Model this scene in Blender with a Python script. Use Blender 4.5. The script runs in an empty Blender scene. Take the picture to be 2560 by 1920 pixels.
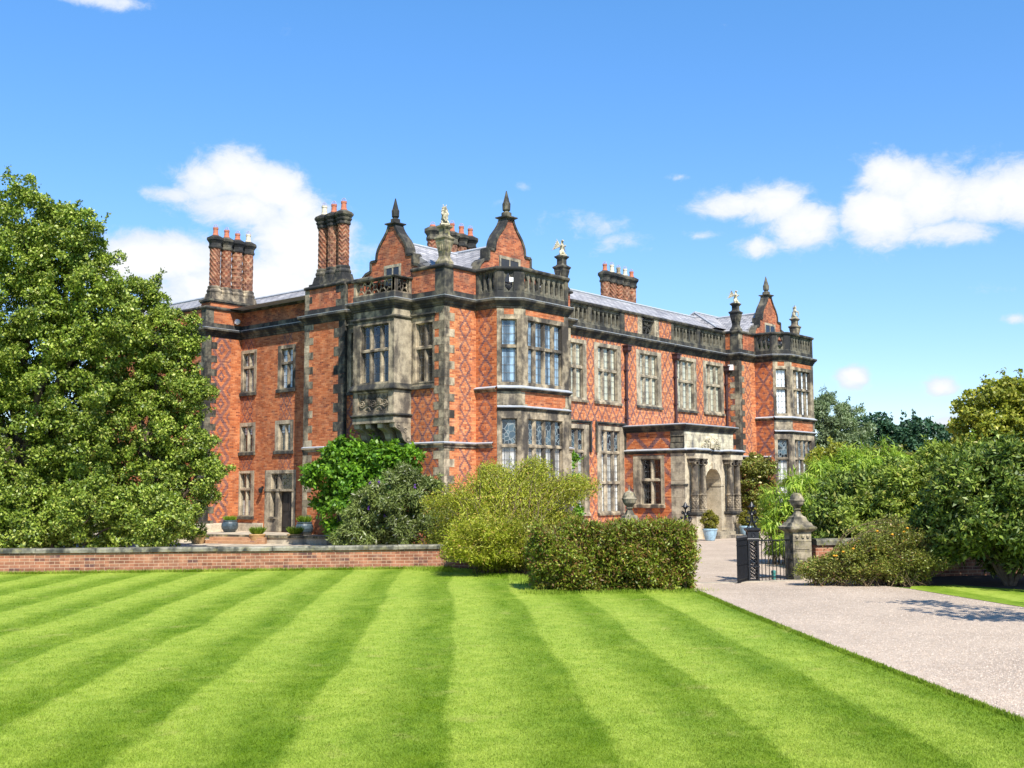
import bpy, bmesh, math, random
import numpy as np
from mathutils import Vector, Matrix, Euler

# ------------------------------------------------------------------ camera, sky, sun
SC = bpy.context.scene
COL = SC.collection
GZ = -0.35                                   # level of lawn, drive and forecourt
CAM_AT = Vector((-32.590, -31.328, 2.0))
cam_data = bpy.data.cameras.new('camera')
cam_data.sensor_width = 36.0
cam_data.lens = 36.0 * 2776.4 / 2560.0
cam_data.clip_end = 6000
cam = bpy.data.objects.new('camera', cam_data)
COL.objects.link(cam)
_r = Vector((0.6478455, -0.76176506, -0.00319484)); _u = Vector((-0.07135569, -0.06485913, 0.99533997)); _f = Vector((0.75842243, 0.64459855, 0.09637497))
cam.matrix_world = Matrix(((_r.x, _u.x, -_f.x, CAM_AT.x), (_r.y, _u.y, -_f.y, CAM_AT.y), (_r.z, _u.z, -_f.z, CAM_AT.z), (0, 0, 0, 1)))
SC.camera = cam

SUN_EL = math.radians(49.0)
SUN_TO = Vector((-0.466 * math.cos(SUN_EL), -0.885 * math.cos(SUN_EL), math.sin(SUN_EL))).normalized()
sun_data = bpy.data.lights.new('sun', 'SUN')
sun_data.energy = 4.2
sun_data.angle = math.radians(0.5)
sun_data.color = (1.0, 0.95, 0.86)
sun = bpy.data.objects.new('sun', sun_data)
COL.objects.link(sun)
sun.rotation_euler = SUN_TO.to_track_quat('Z', 'Y').to_euler()
sun.location = (-20, -40, 60)

SC.view_settings.view_transform = 'Standard'
SC.view_settings.look = 'None'
SC.view_settings.exposure = 0.88
SC.view_settings.gamma = 1.0
SC.view_settings.use_curve_mapping = False
SC.cycles.use_denoising = True
SC.cycles.max_bounces = 6
SC.cycles.transparent_max_bounces = 8


class NT:
    """Small helper for node trees."""
    def __init__(s, tree):
        s.t = tree; s.n = tree.nodes; s.l = tree.links
    def node(s, kind, **kw):
        nd = s.n.new(kind)
        for k, v in kw.items():
            setattr(nd, k, v)
        return nd
    def put(s, sock, v):
        if isinstance(v, bpy.types.NodeSocket):
            s.l.new(v, sock)
        elif v is not None:
            if hasattr(sock.default_value, '__len__') and not hasattr(v, '__len__'):
                v = [v] * len(sock.default_value)
            if hasattr(sock.default_value, '__len__') and len(sock.default_value) == 4 and len(v) == 3:
                v = (*v, 1)
            sock.default_value = v
    def m(s, op, a, b=None, c=None, clamp=False):
        nd = s.node('ShaderNodeMath', operation=op, use_clamp=clamp)
        s.put(nd.inputs[0], a)
        if b is not None: s.put(nd.inputs[1], b)
        if c is not None: s.put(nd.inputs[2], c)
        return nd.outputs[0]
    def vm(s, op, a, b=None):
        nd = s.node('ShaderNodeVectorMath', operation=op)
        s.put(nd.inputs[0], a)
        if b is not None: s.put(nd.inputs[1], b)
        return nd.outputs['Value'] if op in ('DOT_PRODUCT', 'LENGTH') else nd.outputs[0]
    def mix(s, f, a, b, blend='MIX'):
        nd = s.node('ShaderNodeMix', data_type='RGBA', blend_type=blend)
        s.put(nd.inputs[0], f); s.put(nd.inputs[6], a); s.put(nd.inputs[7], b)
        return nd.outputs[2]
    def ramp(s, f, stops, interp='LINEAR'):
        nd = s.node('ShaderNodeValToRGB')
        cr = nd.color_ramp; cr.interpolation = interp
        while len(cr.elements) < len(stops): cr.elements.new(0.5)
        for e, (p, c) in zip(cr.elements, stops):
            e.position = p; e.color = (*c, 1) if hasattr(c, '__len__') else (c, c, c, 1)
        s.put(nd.inputs[0], f)
        return nd.outputs[0]
    def noise(s, vec, scale, detail=4, rough=0.55, out=0):
        nd = s.node('ShaderNodeTexNoise')
        s.put(nd.inputs['Vector'], vec)
        nd.inputs['Scale'].default_value = scale; nd.inputs['Detail'].default_value = detail; nd.inputs['Roughness'].default_value = rough
        return nd.outputs[out]
    def xyz(s, v):
        nd = s.node('ShaderNodeSeparateXYZ'); s.put(nd.inputs[0], v)
        return nd.outputs
    def cxyz(s, x, y, z):
        nd = s.node('ShaderNodeCombineXYZ')
        s.put(nd.inputs[0], x); s.put(nd.inputs[1], y); s.put(nd.inputs[2], z)
        return nd.outputs[0]
    def smooth(s, v, a, b):
        nd = s.node('ShaderNodeMapRange', interpolation_type='SMOOTHSTEP', clamp=True)
        s.put(nd.inputs[0], v); nd.inputs[1].default_value = a; nd.inputs[2].default_value = b
        return nd.outputs[0]


# ---- world: daylight sky with fair weather cumulus
W = bpy.data.worlds.new('World')
SC.world = W
W.use_nodes = True
g = NT(W.node_tree)
for nd in list(g.n): g.n.remove(nd)
sky = g.node('ShaderNodeTexSky', sky_type='NISHITA')
sky.sun_disc = False
sky.sun_elevation = SUN_EL
sky.sun_rotation = math.atan2(SUN_TO.x, SUN_TO.y)
sky.altitude = 50; sky.air_density = 0.8; sky.dust_density = 0.1; sky.ozone_density = 1.0
tc = g.node('ShaderNodeTexCoord').outputs['Generated']
sx, sy, sz = g.xyz(tc)
az = g.m('ARCTAN2', sx, sy)
el = g.m('ARCSINE', sz)
nv0 = g.cxyz(az, g.m('MULTIPLY', el, 1.5), 0.0)
warp = g.vm('SUBTRACT', g.noise(nv0, 16.0, 3, 0.6, 1), (0.5, 0.5, 0.5))
wsc = g.node('ShaderNodeVectorMath', operation='SCALE'); g.put(wsc.inputs[0], warp); wsc.inputs['Scale'].default_value = 0.035
nv = g.vm('ADD', nv0, wsc.outputs[0])
n1 = g.noise(nv, 11.0, 10, 0.66)
n2 = g.noise(nv, 42.0, 8, 0.68)
n3 = g.noise(nv, 5.0, 3, 0.5)
CAZ = math.atan2(_f.x, _f.y)
def blob(px, py, rx, ry, amp):
    """cloud bank centre and size as compass bearing and height above the horizon (degrees)"""
    a0, e0 = math.radians(px), math.radians(py)
    dx = g.m('DIVIDE', g.m('SUBTRACT', az, a0), math.radians(rx))
    dy = g.m('DIVIDE', g.m('SUBTRACT', el, e0), math.radians(ry))
    q = g.m('ADD', g.m('MULTIPLY', dx, dx), g.m('MULTIPLY', dy, dy))
    return g.m('MULTIPLY', g.m('POWER', 2.718, g.m('MULTIPLY', q, -1.0)), amp)
CLOUDS = [  # bearing, elevation, half width, half height, weight
    (35.6, 15.7, 2.09, 1.45, 1.10), (34.0, 15.2, 1.83, 1.23, 1.00), (37.3, 15.1, 1.88, 1.58, 1.10), (32.5, 14.6, 1.80, 0.49, 0.80), (38.5, 14.3, 1.65, 1.37, 1.00), (35.7, 14.2, 3.49, 1.13, 1.00), (38.7, 12.2, 2.90, 2.8, 1.25), (31.9, 11.5, 3.9, 1.45, 1.30), (30.0, 11.0, 2.0, 1.2, 1.05), (37.2, 10.6, 4.2, 1.6, 1.2), (34.5, 10.2, 4.0, 1.6, 1.1), (29.3, 10.4, 1.72, 1.33, 0.80), (28.3, 23.2, 3.30, 0.44, 0.62), (61.3, 14.3, 2.32, 0.68, 0.85), (63.4, 14.3, 2.05, 1.24, 1.00), (64.7, 13.3, 2.24, 1.47, 1.05), (62.4, 12.3, 1.38, 0.69, 0.70), (69.0, 15.0, 1.93, 1.42, 1.15), (68.3, 13.5, 2.37, 1.77, 1.15), (70.7, 14.0, 2.50, 1.74, 1.10), (73.0, 13.7, 2.22, 1.50, 1.10), (74.6, 13.6, 1.78, 1.48, 1.10), (71.7, 12.3, 2.66, 0.87, 0.90), (59.6, 13.0, 1.41, 0.32, 0.45), (53.9, 13.7, 2.65, 1.16, 0.55), (55.1, 12.8, 1.92, 0.70, 0.50), (50.5, 15.7, 0.98, 0.42, 0.42), (56.1, 13.0, 1.44, 0.47, 0.40), (49.3, 14.8, 1.22, 0.46, 0.40), (58.3, 15.9, 0.95, 0.27, 0.40), (66.8, 5.6, 0.87, 0.64, 0.90), (70.9, 4.9, 0.93, 0.62, 0.90), (70.9, 3.2, 1.84, 0.49, 0.75), (74.2, 8.0, 0.79, 0.30, 0.60), (73.4, 9.6, 1.40, 0.48, 0.30),
    (15.0, 9.0, 8.0, 3.0, 1.0), (95.0, 10.0, 9.0, 3.0, 1.0), (130.0, 12.0, 14.0, 4.0, 1.0), (-30.0, 12.0, 16.0, 4.0, 1.0), (190, 14, 20, 5, 1), (-110, 16, 25, 6, 1)]
tot = None
for b_ in CLOUDS:
    v_ = blob(*b_)
    tot = v_ if tot is None else g.m('MAXIMUM', tot, v_)
fld = g.m('ADD', g.m('ADD', tot, g.m('MULTIPLY', g.m('SUBTRACT', n1, 0.5), 1.25)), g.m('MULTIPLY', g.m('SUBTRACT', n2, 0.5), 0.75))
cov = g.smooth(fld, 0.26, 0.74)
cov = g.m('MULTIPLY', cov, 0.97)
shade = g.smooth(g.m('ADD', fld, g.m('MULTIPLY', g.m('SUBTRACT', n3, .5), .8)), 0.45, 1.15)
ccol = g.mix(shade, (0.74, 0.82, 0.94), (1.0, 1.0, 1.0))
bg = g.node('ShaderNodeBackground')
hsv = g.node('ShaderNodeHueSaturation')
hsv.inputs['Saturation'].default_value = 1.28
g.put(hsv.inputs['Color'], sky.outputs[0])
SKY_K = 0.15
low = g.ramp(g.m('DIVIDE', el, math.radians(40)), [(0.0, (0.55, 0.53, 0.55)), (0.27, (0.86, 0.80, 0.86)), (0.6, (1.0, 1.0, 1.0))])
g.put(bg.inputs['Color'], g.mix(1.0, hsv.outputs[0], low, 'MULTIPLY')); bg.inputs['Strength'].default_value = SKY_K
bgc = g.node('ShaderNodeBackground')
g.put(bgc.inputs['Color'], ccol); bgc.inputs['Strength'].default_value = 0.58
mx = g.node('ShaderNodeMixShader')
g.put(mx.inputs[0], cov); g.l.new(bg.outputs[0], mx.inputs[1]); g.l.new(bgc.outputs[0], mx.inputs[2])
wo = g.node('ShaderNodeOutputWorld')
g.l.new(mx.outputs[0], wo.inputs[0])

rnd = random.Random(7)
RNG = np.random.default_rng(11)


# ------------------------------------------------------------------ materials
def mat(name):
    m_ = bpy.data.materials.new(name)
    m_.use_nodes = True
    t = NT(m_.node_tree)
    for nd in list(t.n): t.n.remove(nd)
    b = t.node('ShaderNodeBsdfPrincipled')
    o = t.node('ShaderNodeOutputMaterial')
    t.l.new(b.outputs[0], o.inputs[0])
    return m_, t, b, o

def bump(t, b, h, strength=0.3, dist=0.02):
    nd = t.node('ShaderNodeBump')
    nd.inputs['Strength'].default_value = strength; nd.inputs['Distance'].default_value = dist
    t.put(nd.inputs['Height'], h)
    t.l.new(nd.outputs[0], b.inputs['Normal'])

def plain(name, col, rough=0.6, metal=0.0, var=0.15, scale=6.0, spec=0.3):
    m_, t, b, o = mat(name)
    pos = t.node('ShaderNodeNewGeometry').outputs['Position']
    n = t.noise(pos, scale, 5, 0.6)
    lo = tuple(c * (1 - var) for c in col); hi = tuple(min(1, c * (1 + var)) for c in col)
    t.put(b.inputs['Base Color'], t.ramp(n, [(0.3, lo), (0.7, hi)]))
    b.inputs['Roughness'].default_value = rough; b.inputs['Metallic'].default_value = metal
    b.inputs['Specular IOR Level'].default_value = spec
    return m_

def brick(name, diaper=None, column=None, panels=(), base=((0.35, 0.09, 0.030), (0.52, 0.15, 0.050), (0.62, 0.235, 0.095)), sooty=0.0, bloom=0.35, dark_bricks=0.05, dscale=1.0):
    """red brickwork from UV in metres; diaper = (u0, v0, width, height) of the blue brick lozenges, column = half width of a single column"""
    m_, t, b, o = mat(name)
    uv = t.node('ShaderNodeUVMap').outputs[0]
    pos = t.node('ShaderNodeNewGeometry').outputs['Position']
    u, v, _ = t.xyz(uv)
    bw, bh = 0.225 * dscale, 0.075 * dscale
    row = t.m('FLOOR', t.m('DIVIDE', v, bh))
    odd = t.m('MULTIPLY', t.m('FLOORED_MODULO', row, 2.0), 0.5)
    cell = t.m('FLOOR', t.m('ADD', t.m('DIVIDE', u, bw), odd))
    wn = t.node('ShaderNodeTexWhiteNoise', noise_dimensions='2D')
    t.put(wn.inputs['Vector'], t.cxyz(cell, row, 0.0))
    rv = wn.outputs['Value']
    col = t.ramp(rv, [(0.0, (base[0][0] * .62, base[0][1] * .7, base[0][2] * 1.2)), (dark_bricks, base[0]), (0.5, base[1]), (1.0, base[2])])
    big = t.noise(pos, 0.55, 4, 0.6)
    col = t.mix(1.0, col, t.ramp(big, [(0.3, 0.80), (0.7, 1.12)]), 'MULTIPLY')
    # pale bloom of lime on the bricks
    fine = t.noise(pos, 2.6, 6, 0.7)
    col = t.mix(t.m('MULTIPLY', t.smooth(fine, 0.46, 0.74), bloom), col, (0.62, 0.35, 0.215))
    if diaper:
        u0, v0, w, h = diaper
        su = u
        sv = t.m('ADD', t.m('MULTIPLY', t.m('FLOOR', t.m('DIVIDE', v, 0.075)), 0.075), 0.0375)
        uu = t.m('DIVIDE', t.m('SUBTRACT', su, u0), w); vv = t.m('DIVIDE', t.m('SUBTRACT', sv, v0), h)
        fa = t.m('ABSOLUTE', t.m('SUBTRACT', t.m('FRACT', t.m('ADD', t.m('ADD', uu, vv), 40.0)), 0.5))
        fb = t.m('ABSOLUTE', t.m('SUBTRACT', t.m('FRACT', t.m('ADD', t.m('SUBTRACT', uu, vv), 40.0)), 0.5))
        line = t.m('GREATER_THAN', t.m('MAXIMUM', fa, fb), 0.402)
        dot = t.m('LESS_THAN', t.m('MAXIMUM', fa, fb), 0.10)
        if column and column < 0:      # small inner lozenge
            dot = t.m('MULTIPLY', t.m('LESS_THAN', t.m('MAXIMUM', fa, fb), 0.22), t.m('GREATER_THAN', t.m('MAXIMUM', fa, fb), 0.09))
        msk = t.m('MAXIMUM', line, dot)
        if column:
            msk = t.m('MULTIPLY', msk, t.m('LESS_THAN', t.m('ABSOLUTE', t.m('SUBTRACT', u, u0)), abs(column)))
        if panels:
            inside = None
            for (pu, pw, pz0, pz1) in panels:
                q = t.m('MULTIPLY', t.m('LESS_THAN', t.m('ABSOLUTE', t.m('SUBTRACT', u, pu)), pw), t.m('MULTIPLY', t.m('GREATER_THAN', v, pz0), t.m('LESS_THAN', v, pz1)))
                inside = q if inside is None else t.m('MAXIMUM', inside, q)
            msk = t.m('MULTIPLY', msk, inside)
        keep = t.m('MULTIPLY', t.smooth(t.noise(pos, 3.0, 3, 0.6), 0.25, 0.5), t.ramp(t.noise(pos, 0.8, 3, .6), [(.35, .45), (.6, 1.0)]))
        col = t.mix(t.m('MULTIPLY', msk, t.m('ADD', t.m('MULTIPLY', keep, 0.50), 0.38)), col, t.mix(rv, (0.07, 0.045, 0.07), (0.15, 0.09, 0.11)))
    stre = t.noise(t.cxyz(t.m('MULTIPLY', u, 3.0), t.m('MULTIPLY', v, 0.35), 0.0), 1.0, 5, 0.65)
    col = t.mix(1.0, col, t.ramp(stre, [(0.30, (0.80, 0.78, 0.78)), (0.6, (1.08, 1.07, 1.05))]), 'MULTIPLY')
    if sooty:
        so = t.noise(pos, 1.7, 6, 0.7)
        col = t.mix(t.m('MULTIPLY', t.smooth(so, 0.42, 0.62), sooty), col, (0.05, 0.035, 0.035))
    bt = t.node('ShaderNodeTexBrick')
    t.put(bt.inputs['Vector'], uv)
    bt.inputs['Scale'].default_value = 1.0; bt.inputs['Brick Width'].default_value = bw; bt.inputs['Row Height'].default_value = bh
    bt.inputs['Mortar Size'].default_value = 0.007 * dscale; bt.inputs['Mortar Smooth'].default_value = 0.3
    fac = bt.outputs['Fac']
    col = t.mix(t.m('MULTIPLY', fac, 0.8), col, (0.50, 0.36, 0.25) if dscale > 1 else (0.36, 0.19, 0.12))
    t.put(b.inputs['Base Color'], col)
    b.inputs['Roughness'].default_value = 0.85; b.inputs['Specular IOR Level'].default_value = 0.2
    bump(t, b, t.m('SUBTRACT', t.m('MULTIPLY', rv, 0.5), fac), 0.5, 0.008)
    return m_

def stone(name, light, mid, dark, amount=0.5, scale=1.2, lichen=0.0, joints=0.0, blocks=0.25):
    """sandstone with soot: light and mid colours broken by dark streaked weathering"""
    m_, t, b, o = mat(name)
    pos = t.node('ShaderNodeNewGeometry').outputs['Position']
    x, y, z = t.xyz(pos)
    st = t.cxyz(t.m('MULTIPLY', x, 2.2), t.m('MULTIPLY', y, 2.2), t.m('MULTIPLY', z, 0.7))
    n_a = t.noise(st, scale * 0.6, 4, 0.55)
    n_b = t.noise(pos, scale * 2.6, 4, 0.55)
    n_c = t.noise(pos, 14.0, 3, 0.6)
    col = t.mix(t.smooth(n_b, 0.35, 0.68), light, mid)
    k = 0.70 - 0.40 * amount
    col = t.mix(t.smooth(t.m('ADD', n_a, t.m('MULTIPLY', t.m('SUBTRACT', n_b, .5), .35)), k - 0.13, k + 0.15), col, dark)
    if lichen:
        col = t.mix(t.m('MULTIPLY', t.smooth(t.noise(pos, 5.0, 5, 0.65), 0.52, 0.66), lichen), col, (0.30, 0.27, 0.10))
    if joints:
        uv = t.node('ShaderNodeUVMap').outputs[0]
        bt = t.node('ShaderNodeTexBrick')
        t.put(bt.inputs['Vector'], uv)
        bt.inputs['Scale'].default_value = 1.0; bt.inputs['Brick Width'].default_value = joints * 2; bt.inputs['Row Height'].default_value = joints
        bt.inputs['Mortar Size'].default_value = 0.008
        bt.inputs['Color1'].default_value = (0.75, 0.75, 0.75, 1); bt.inputs['Color2'].default_value = (1.1, 1.1, 1.1, 1)
        bt.inputs['Mortar'].default_value = (0.35, 0.33, 0.3, 1)
        col = t.mix(0.8, col, bt.outputs['Color'], 'MULTIPLY')
    if blocks:
        isl = t.node('ShaderNodeNewGeometry').outputs['Random Per Island']
        col = t.mix(1.0, col, t.ramp(isl, [(0.0, 1 - blocks), (1.0, 1 + blocks * .8)]), 'MULTIPLY')
    col = t.mix(1.0, col, t.ramp(n_c, [(0.3, 0.80), (0.7, 1.14)]), 'MULTIPLY')
    t.put(b.inputs['Base Color'], col)
    b.inputs['Roughness'].default_value = 0.88; b.inputs['Specular IOR Level'].default_value = 0.2
    bump(t, b, t.m('ADD', n_b, t.m('MULTIPLY', n_c, 0.5)), 0.4, 0.02)
    return m_

M = {}
SOUTH = ((0.40, 0.115, 0.045), (0.60, 0.20, 0.075), (0.72, 0.31, 0.13))
M['brick'] = brick('brick_red', sooty=0.25)
M['brick_lattice'] = brick('brick_lozenge_lattice', diaper=(13.4, 8.4, 0.62, 0.90), bloom=0.42, base=SOUTH)
M['brick_panels'] = brick('brick_panelled', diaper=(-14.31, 6.05, 0.44, 0.62), sooty=0.3, panels=[(c_, .46, a_, b_) for c_ in (-14.33, -11.31) for a_, b_ in ((5.46, 6.78), (3.1, 3.82), (9.08, 9.64))])
M['brick_column'] = brick('brick_lozenge_column', diaper=(1.25, 8.37, 0.68, 0.83), column=0.36, bloom=0.42, base=SOUTH)
M['brick_tower'] = brick('brick_tower_column', diaper=(26.35, 8.37, 0.68, 0.83), column=0.36, bloom=0.42, base=SOUTH)
M['brick_tower_side'] = brick('brick_tower_side_lattice', diaper=(0.12, 8.37, 0.9, 1.2), bloom=0.3)
M['brick_return'] = brick('brick_lozenge_return', diaper=(0.53, 8.37, 0.74, 0.83), column=0.39)
M['brick_west'] = brick('brick_lozenge_west', diaper=(-1.24, 5.1, 0.62, 0.84), bloom=0.2, sooty=0.15)
M['brick_wing'] = brick('brick_lozenge_wing', diaper=(-0.35, 8.36, 1.03, 1.34), column=-0.54, bloom=0.35)
M['brick_porch'] = brick('brick_lozenge_porch', diaper=(0.10, 2.55, 1.55, 1.5), bloom=0.1)
M['brick_gable'] = brick('brick_gable', base=((0.34, 0.085, 0.035), (0.46, 0.13, 0.055), (0.56, 0.2, 0.09)), sooty=0.55, bloom=0.4, dark_bricks=0.25)
M['brick_shaft'] = brick('brick_chimney', base=((0.12, 0.032, 0.018), (0.20, 0.055, 0.026), (0.28, 0.085, 0.04)), sooty=0.55, bloom=0.3, dark_bricks=0.2)
M['brick_ridge'] = brick('brick_chimney_ridge', base=((0.20, 0.085, 0.045), (0.30, 0.15, 0.085), (0.40, 0.23, 0.14)), sooty=0.4, bloom=0.3, dark_bricks=0.2)
M['brick_garden'] = brick('brick_garden_wall', base=((0.21, 0.085, 0.05), (0.32, 0.13, 0.075), (0.42, 0.19, 0.11)), bloom=0.35, sooty=0.3, dark_bricks=0.12, dscale=1.25)
M['stone_dark'] = stone('stone_sooty', (0.17, 0.15, 0.105), (0.085, 0.078, 0.062), (0.034, 0.034, 0.034), 0.62)
M['stone_mid'] = stone('stone_weathered', (0.43, 0.35, 0.235), (0.26, 0.208, 0.142), (0.064, 0.055, 0.046), 0.57)
M['stone_light'] = stone('stone_pale', (0.44, 0.37, 0.26), (0.30, 0.25, 0.175), (0.10, 0.085, 0.07), 0.42)
M['stone_quoin'] = stone('stone_quoin', (0.44, 0.365, 0.245), (0.27, 0.22, 0.15), (0.066, 0.058, 0.048), 0.52, scale=1.2, blocks=0.4)
M['stone_quoin_dark'] = stone('stone_quoin_dark', (0.20, 0.18, 0.13), (0.10, 0.095, 0.075), (0.035, 0.034, 0.032), 0.55, scale=1.8)
M['stone_ashlar'] = stone('stone_ashlar', (0.46, 0.40, 0.29), (0.33, 0.28, 0.205), (0.14, 0.125, 0.105), 0.36, joints=0.42)
M['stone_attic'] = stone('stone_attic', (0.70, 0.64, 0.46), (0.52, 0.45, 0.32), (0.12, 0.12, 0.13), 0.36, joints=0.3)
M['stone_statue'] = stone('stone_statue', (0.62, 0.56, 0.42), (0.45, 0.40, 0.28), (0.12, 0.11, 0.08), 0.25, scale=3.0, lichen=0.6)
M['stone_lichen'] = stone('stone_lichen', (0.34, 0.29, 0.19), (0.20, 0.175, 0.12), (0.06, 0.058, 0.045), 0.40, scale=2.0, lichen=0.6)
M['stone_pier'] = stone('stone_pier', (0.38, 0.325, 0.225), (0.23, 0.195, 0.135), (0.075, 0.07, 0.055), 0.55, scale=2.0, lichen=0.5)
M['stone_coping'] = stone('stone_coping', (0.27, 0.25, 0.19), (0.15, 0.145, 0.11), (0.045, 0.047, 0.04), 0.42, scale=1.6, lichen=0.35)
M['stone_balustrade'] = stone('stone_balustrade', (0.20, 0.18, 0.13), (0.12, 0.112, 0.085), (0.05, 0.05, 0.045), 0.42)
M['stone_porch'] = stone('stone_porch', (0.60, 0.515, 0.37), (0.46, 0.39, 0.275), (0.20, 0.17, 0.135), 0.24)
M['paving'] = stone('stone_paving', (0.52, 0.45, 0.34), (0.40, 0.34, 0.26), (0.2, 0.18, 0.15), 0.25, scale=1.0)
M['lead'] = plain('lead_flashing', (0.38, 0.40, 0.43), 0.55, 0.0, 0.12, 3.0, 0.4)
M['black_iron'] = plain('black_painted_iron', (0.012, 0.013, 0.016), 0.45, 0.0, 0.3, 10, 0.4)
M['iron_brown'] = plain('downpipe_iron', (0.05, 0.022, 0.024), 0.5, 0.0, 0.2, 8, 0.4)
M['terracotta'] = plain('terracotta_pot', (0.46, 0.16, 0.09), 0.8, 0.0, 0.2, 7)
M['pot_buff'] = plain('buff_pot', (0.62, 0.55, 0.42), 0.8, 0.0, 0.15, 7)
M['bowl_buff'] = plain('clay_bowl', (0.48, 0.31, 0.14), 0.75, 0.0, 0.25, 5)
M['glaze_dark'] = plain('blue_grey_glaze', (0.05, 0.075, 0.092), 0.38, 0.0, 0.45, 9, 0.5)
M['glaze_pale'] = plain('pale_blue_glaze', (0.30, 0.45, 0.55), 0.35, 0.0, 0.28, 7, 0.5)
M['soil'] = plain('dark_soil', (0.055, 0.04, 0.028), 0.95, 0.0, 0.35, 5)
M['bark'] = plain('bark', (0.11, 0.08, 0.055), 0.9, 0.0, 0.35, 9)
M['twig'] = plain('brown_twig', (0.135, 0.095, 0.05), 0.85, 0.0, 0.3, 9)
M['white_paint'] = plain('white_plastic', (0.80, 0.80, 0.80), 0.4, 0.0, 0.03, 5)
M['oak'] = plain('pale_oak', (0.56, 0.43, 0.29), 0.6, 0.0, 0.2, 4)
M['oak_dark'] = plain('dark_wood_door', (0.035, 0.028, 0.024), 0.5, 0.0, 0.3, 4)
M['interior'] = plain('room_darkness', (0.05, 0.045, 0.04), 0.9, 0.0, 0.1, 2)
M['brick_paving'] = brick('brick_paving', base=((0.44, 0.24, 0.13), (0.50, 0.29, 0.16), (0.55, 0.33, 0.19)), bloom=0.3)
M['teal'] = plain('teal_plastic', (0.05, 0.22, 0.20), 0.45, 0.0, 0.15, 6)
M['cowl'] = plain('wire_cowl', (0.42, 0.40, 0.52), 0.5, 0.2, 0.1, 6)

def slate():
    m_, t, b, o = mat('grey_slate')
    uv = t.node('ShaderNodeUVMap').outputs[0]
    bt = t.node('ShaderNodeTexBrick')
    t.put(bt.inputs['Vector'], uv)
    bt.inputs['Scale'].default_value = 1.0; bt.inputs['Brick Width'].default_value = 0.5; bt.inputs['Row Height'].default_value = 0.3
    bt.inputs['Mortar Size'].default_value = 0.022
    bt.inputs['Color1'].default_value = (0.29, 0.28, 0.285, 1); bt.inputs['Color2'].default_value = (0.45, 0.43, 0.42, 1); bt.inputs['Mortar'].default_value = (0.11, 0.11, 0.12, 1)
    pos = t.node('ShaderNodeNewGeometry').outputs['Position']
    n = t.noise(pos, 1.4, 5, 0.6)
    t.put(b.inputs['Base Color'], t.mix(1.0, bt.outputs['Color'], t.ramp(n, [(0.3, 0.62), (0.7, 1.18)]), 'MULTIPLY'))
    b.inputs['Roughness'].default_value = 0.55; b.inputs['Specular IOR Level'].default_value = 0.4
    bump(t, b, bt.outputs['Fac'], -0.5, 0.02)
    return m_
M['slate'] = slate()

def glass(name, du=0.21, dv=0.33, ornate=False, tint=(0.02, 0.03, 0.045), refl=0.10):
    """leaded glazing: clear panes that reflect the sky, held in a grid of lead"""
    m_, t, b, o = mat(name)
    t.n.remove(b)
    uv = t.node('ShaderNodeUVMap').outputs[0]
    u, v, _ = t.xyz(uv)
    if ornate:
        vo = t.node('ShaderNodeTexVoronoi', feature='DISTANCE_TO_EDGE')
        vo.inputs['Scale'].default_value = 5.5
        t.put(vo.inputs['Vector'], t.cxyz(u, t.m('MULTIPLY', v, 0.8), 0.0))
        lead = t.m('LESS_THAN', vo.outputs['Distance'], 0.05)
        vc = t.node('ShaderNodeTexVoronoi')
        vc.inputs['Scale'].default_value = 5.5
        t.put(vc.inputs['Vector'], t.cxyz(u, t.m('MULTIPLY', v, 0.8), 0.0))
        _h, _s, cv = t.xyz(vc.outputs['Color'])
        pane = t.ramp(cv, [(0.25, (0.010, 0.014, 0.022)), (0.5, (0.035, 0.065, 0.085)), (0.75, (0.08, 0.13, 0.155)), (1.0, (0.022, 0.035, 0.055))])
        leadc = (0.22, 0.25, 0.255)
    else:
        fu = t.m('FRACT', t.m('DIVIDE', u, du)); fv = t.m('FRACT', t.m('DIVIDE', v, dv))
        lead = t.m('MAXIMUM', t.m('LESS_THAN', fu, 0.018 / du), t.m('LESS_THAN', fv, 0.018 / dv))
        pane = None; leadc = (0.09, 0.09, 0.095)
    pos = t.node('ShaderNodeNewGeometry').outputs['Position']
    gl = t.node('ShaderNodeBsdfGlossy'); gl.inputs['Roughness'].default_value = 0.03
    gl.inputs['Color'].default_value = (0.95, 0.97, 1, 1)
    bp = t.node('ShaderNodeBump'); bp.inputs['Strength'].default_value = 0.12; bp.inputs['Distance'].default_value = 0.05
    t.put(bp.inputs['Height'], t.noise(pos, 3.5, 2, 0.5))
    t.l.new(bp.outputs[0], gl.inputs['Normal'])
    if ornate:
        base = t.node('ShaderNodeBsdfDiffuse'); t.put(base.inputs[0], pane)
    else:
        base = t.node('ShaderNodeBsdfTransparent'); base.inputs[0].default_value = (0.94, 0.96, 0.97, 1)
    fr = t.node('ShaderNodeLayerWeight'); fr.inputs[0].default_value = 0.5
    f_ = t.m('ADD', t.m('MULTIPLY', t.m('POWER', fr.outputs['Facing'], 4.0), 0.9), refl, clamp=True)
    mx_ = t.node('ShaderNodeMixShader'); t.put(mx_.inputs[0], f_)
    t.l.new(base.outputs[0], mx_.inputs[1]); t.l.new(gl.outputs[0], mx_.inputs[2])
    ld = t.node('ShaderNodeBsdfDiffuse'); ld.inputs[0].default_value = (*leadc, 1)
    m2 = t.node('ShaderNodeMixShader'); t.put(m2.inputs[0], lead)
    t.l.new(mx_.outputs[0], m2.inputs[1]); t.l.new(ld.outputs[0], m2.inputs[2])
    t.l.new(m2.outputs[0], o.inputs[0])
    return m_
M['glass'] = glass('leaded_glass', refl=0.05)
M['glass_dark'] = glass('leaded_glass_dark', refl=0.07)
M['glass_black'] = plain('dark_attic_glass', (0.02, 0.025, 0.035), 0.08, 0, .2, 3, .5)
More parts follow.
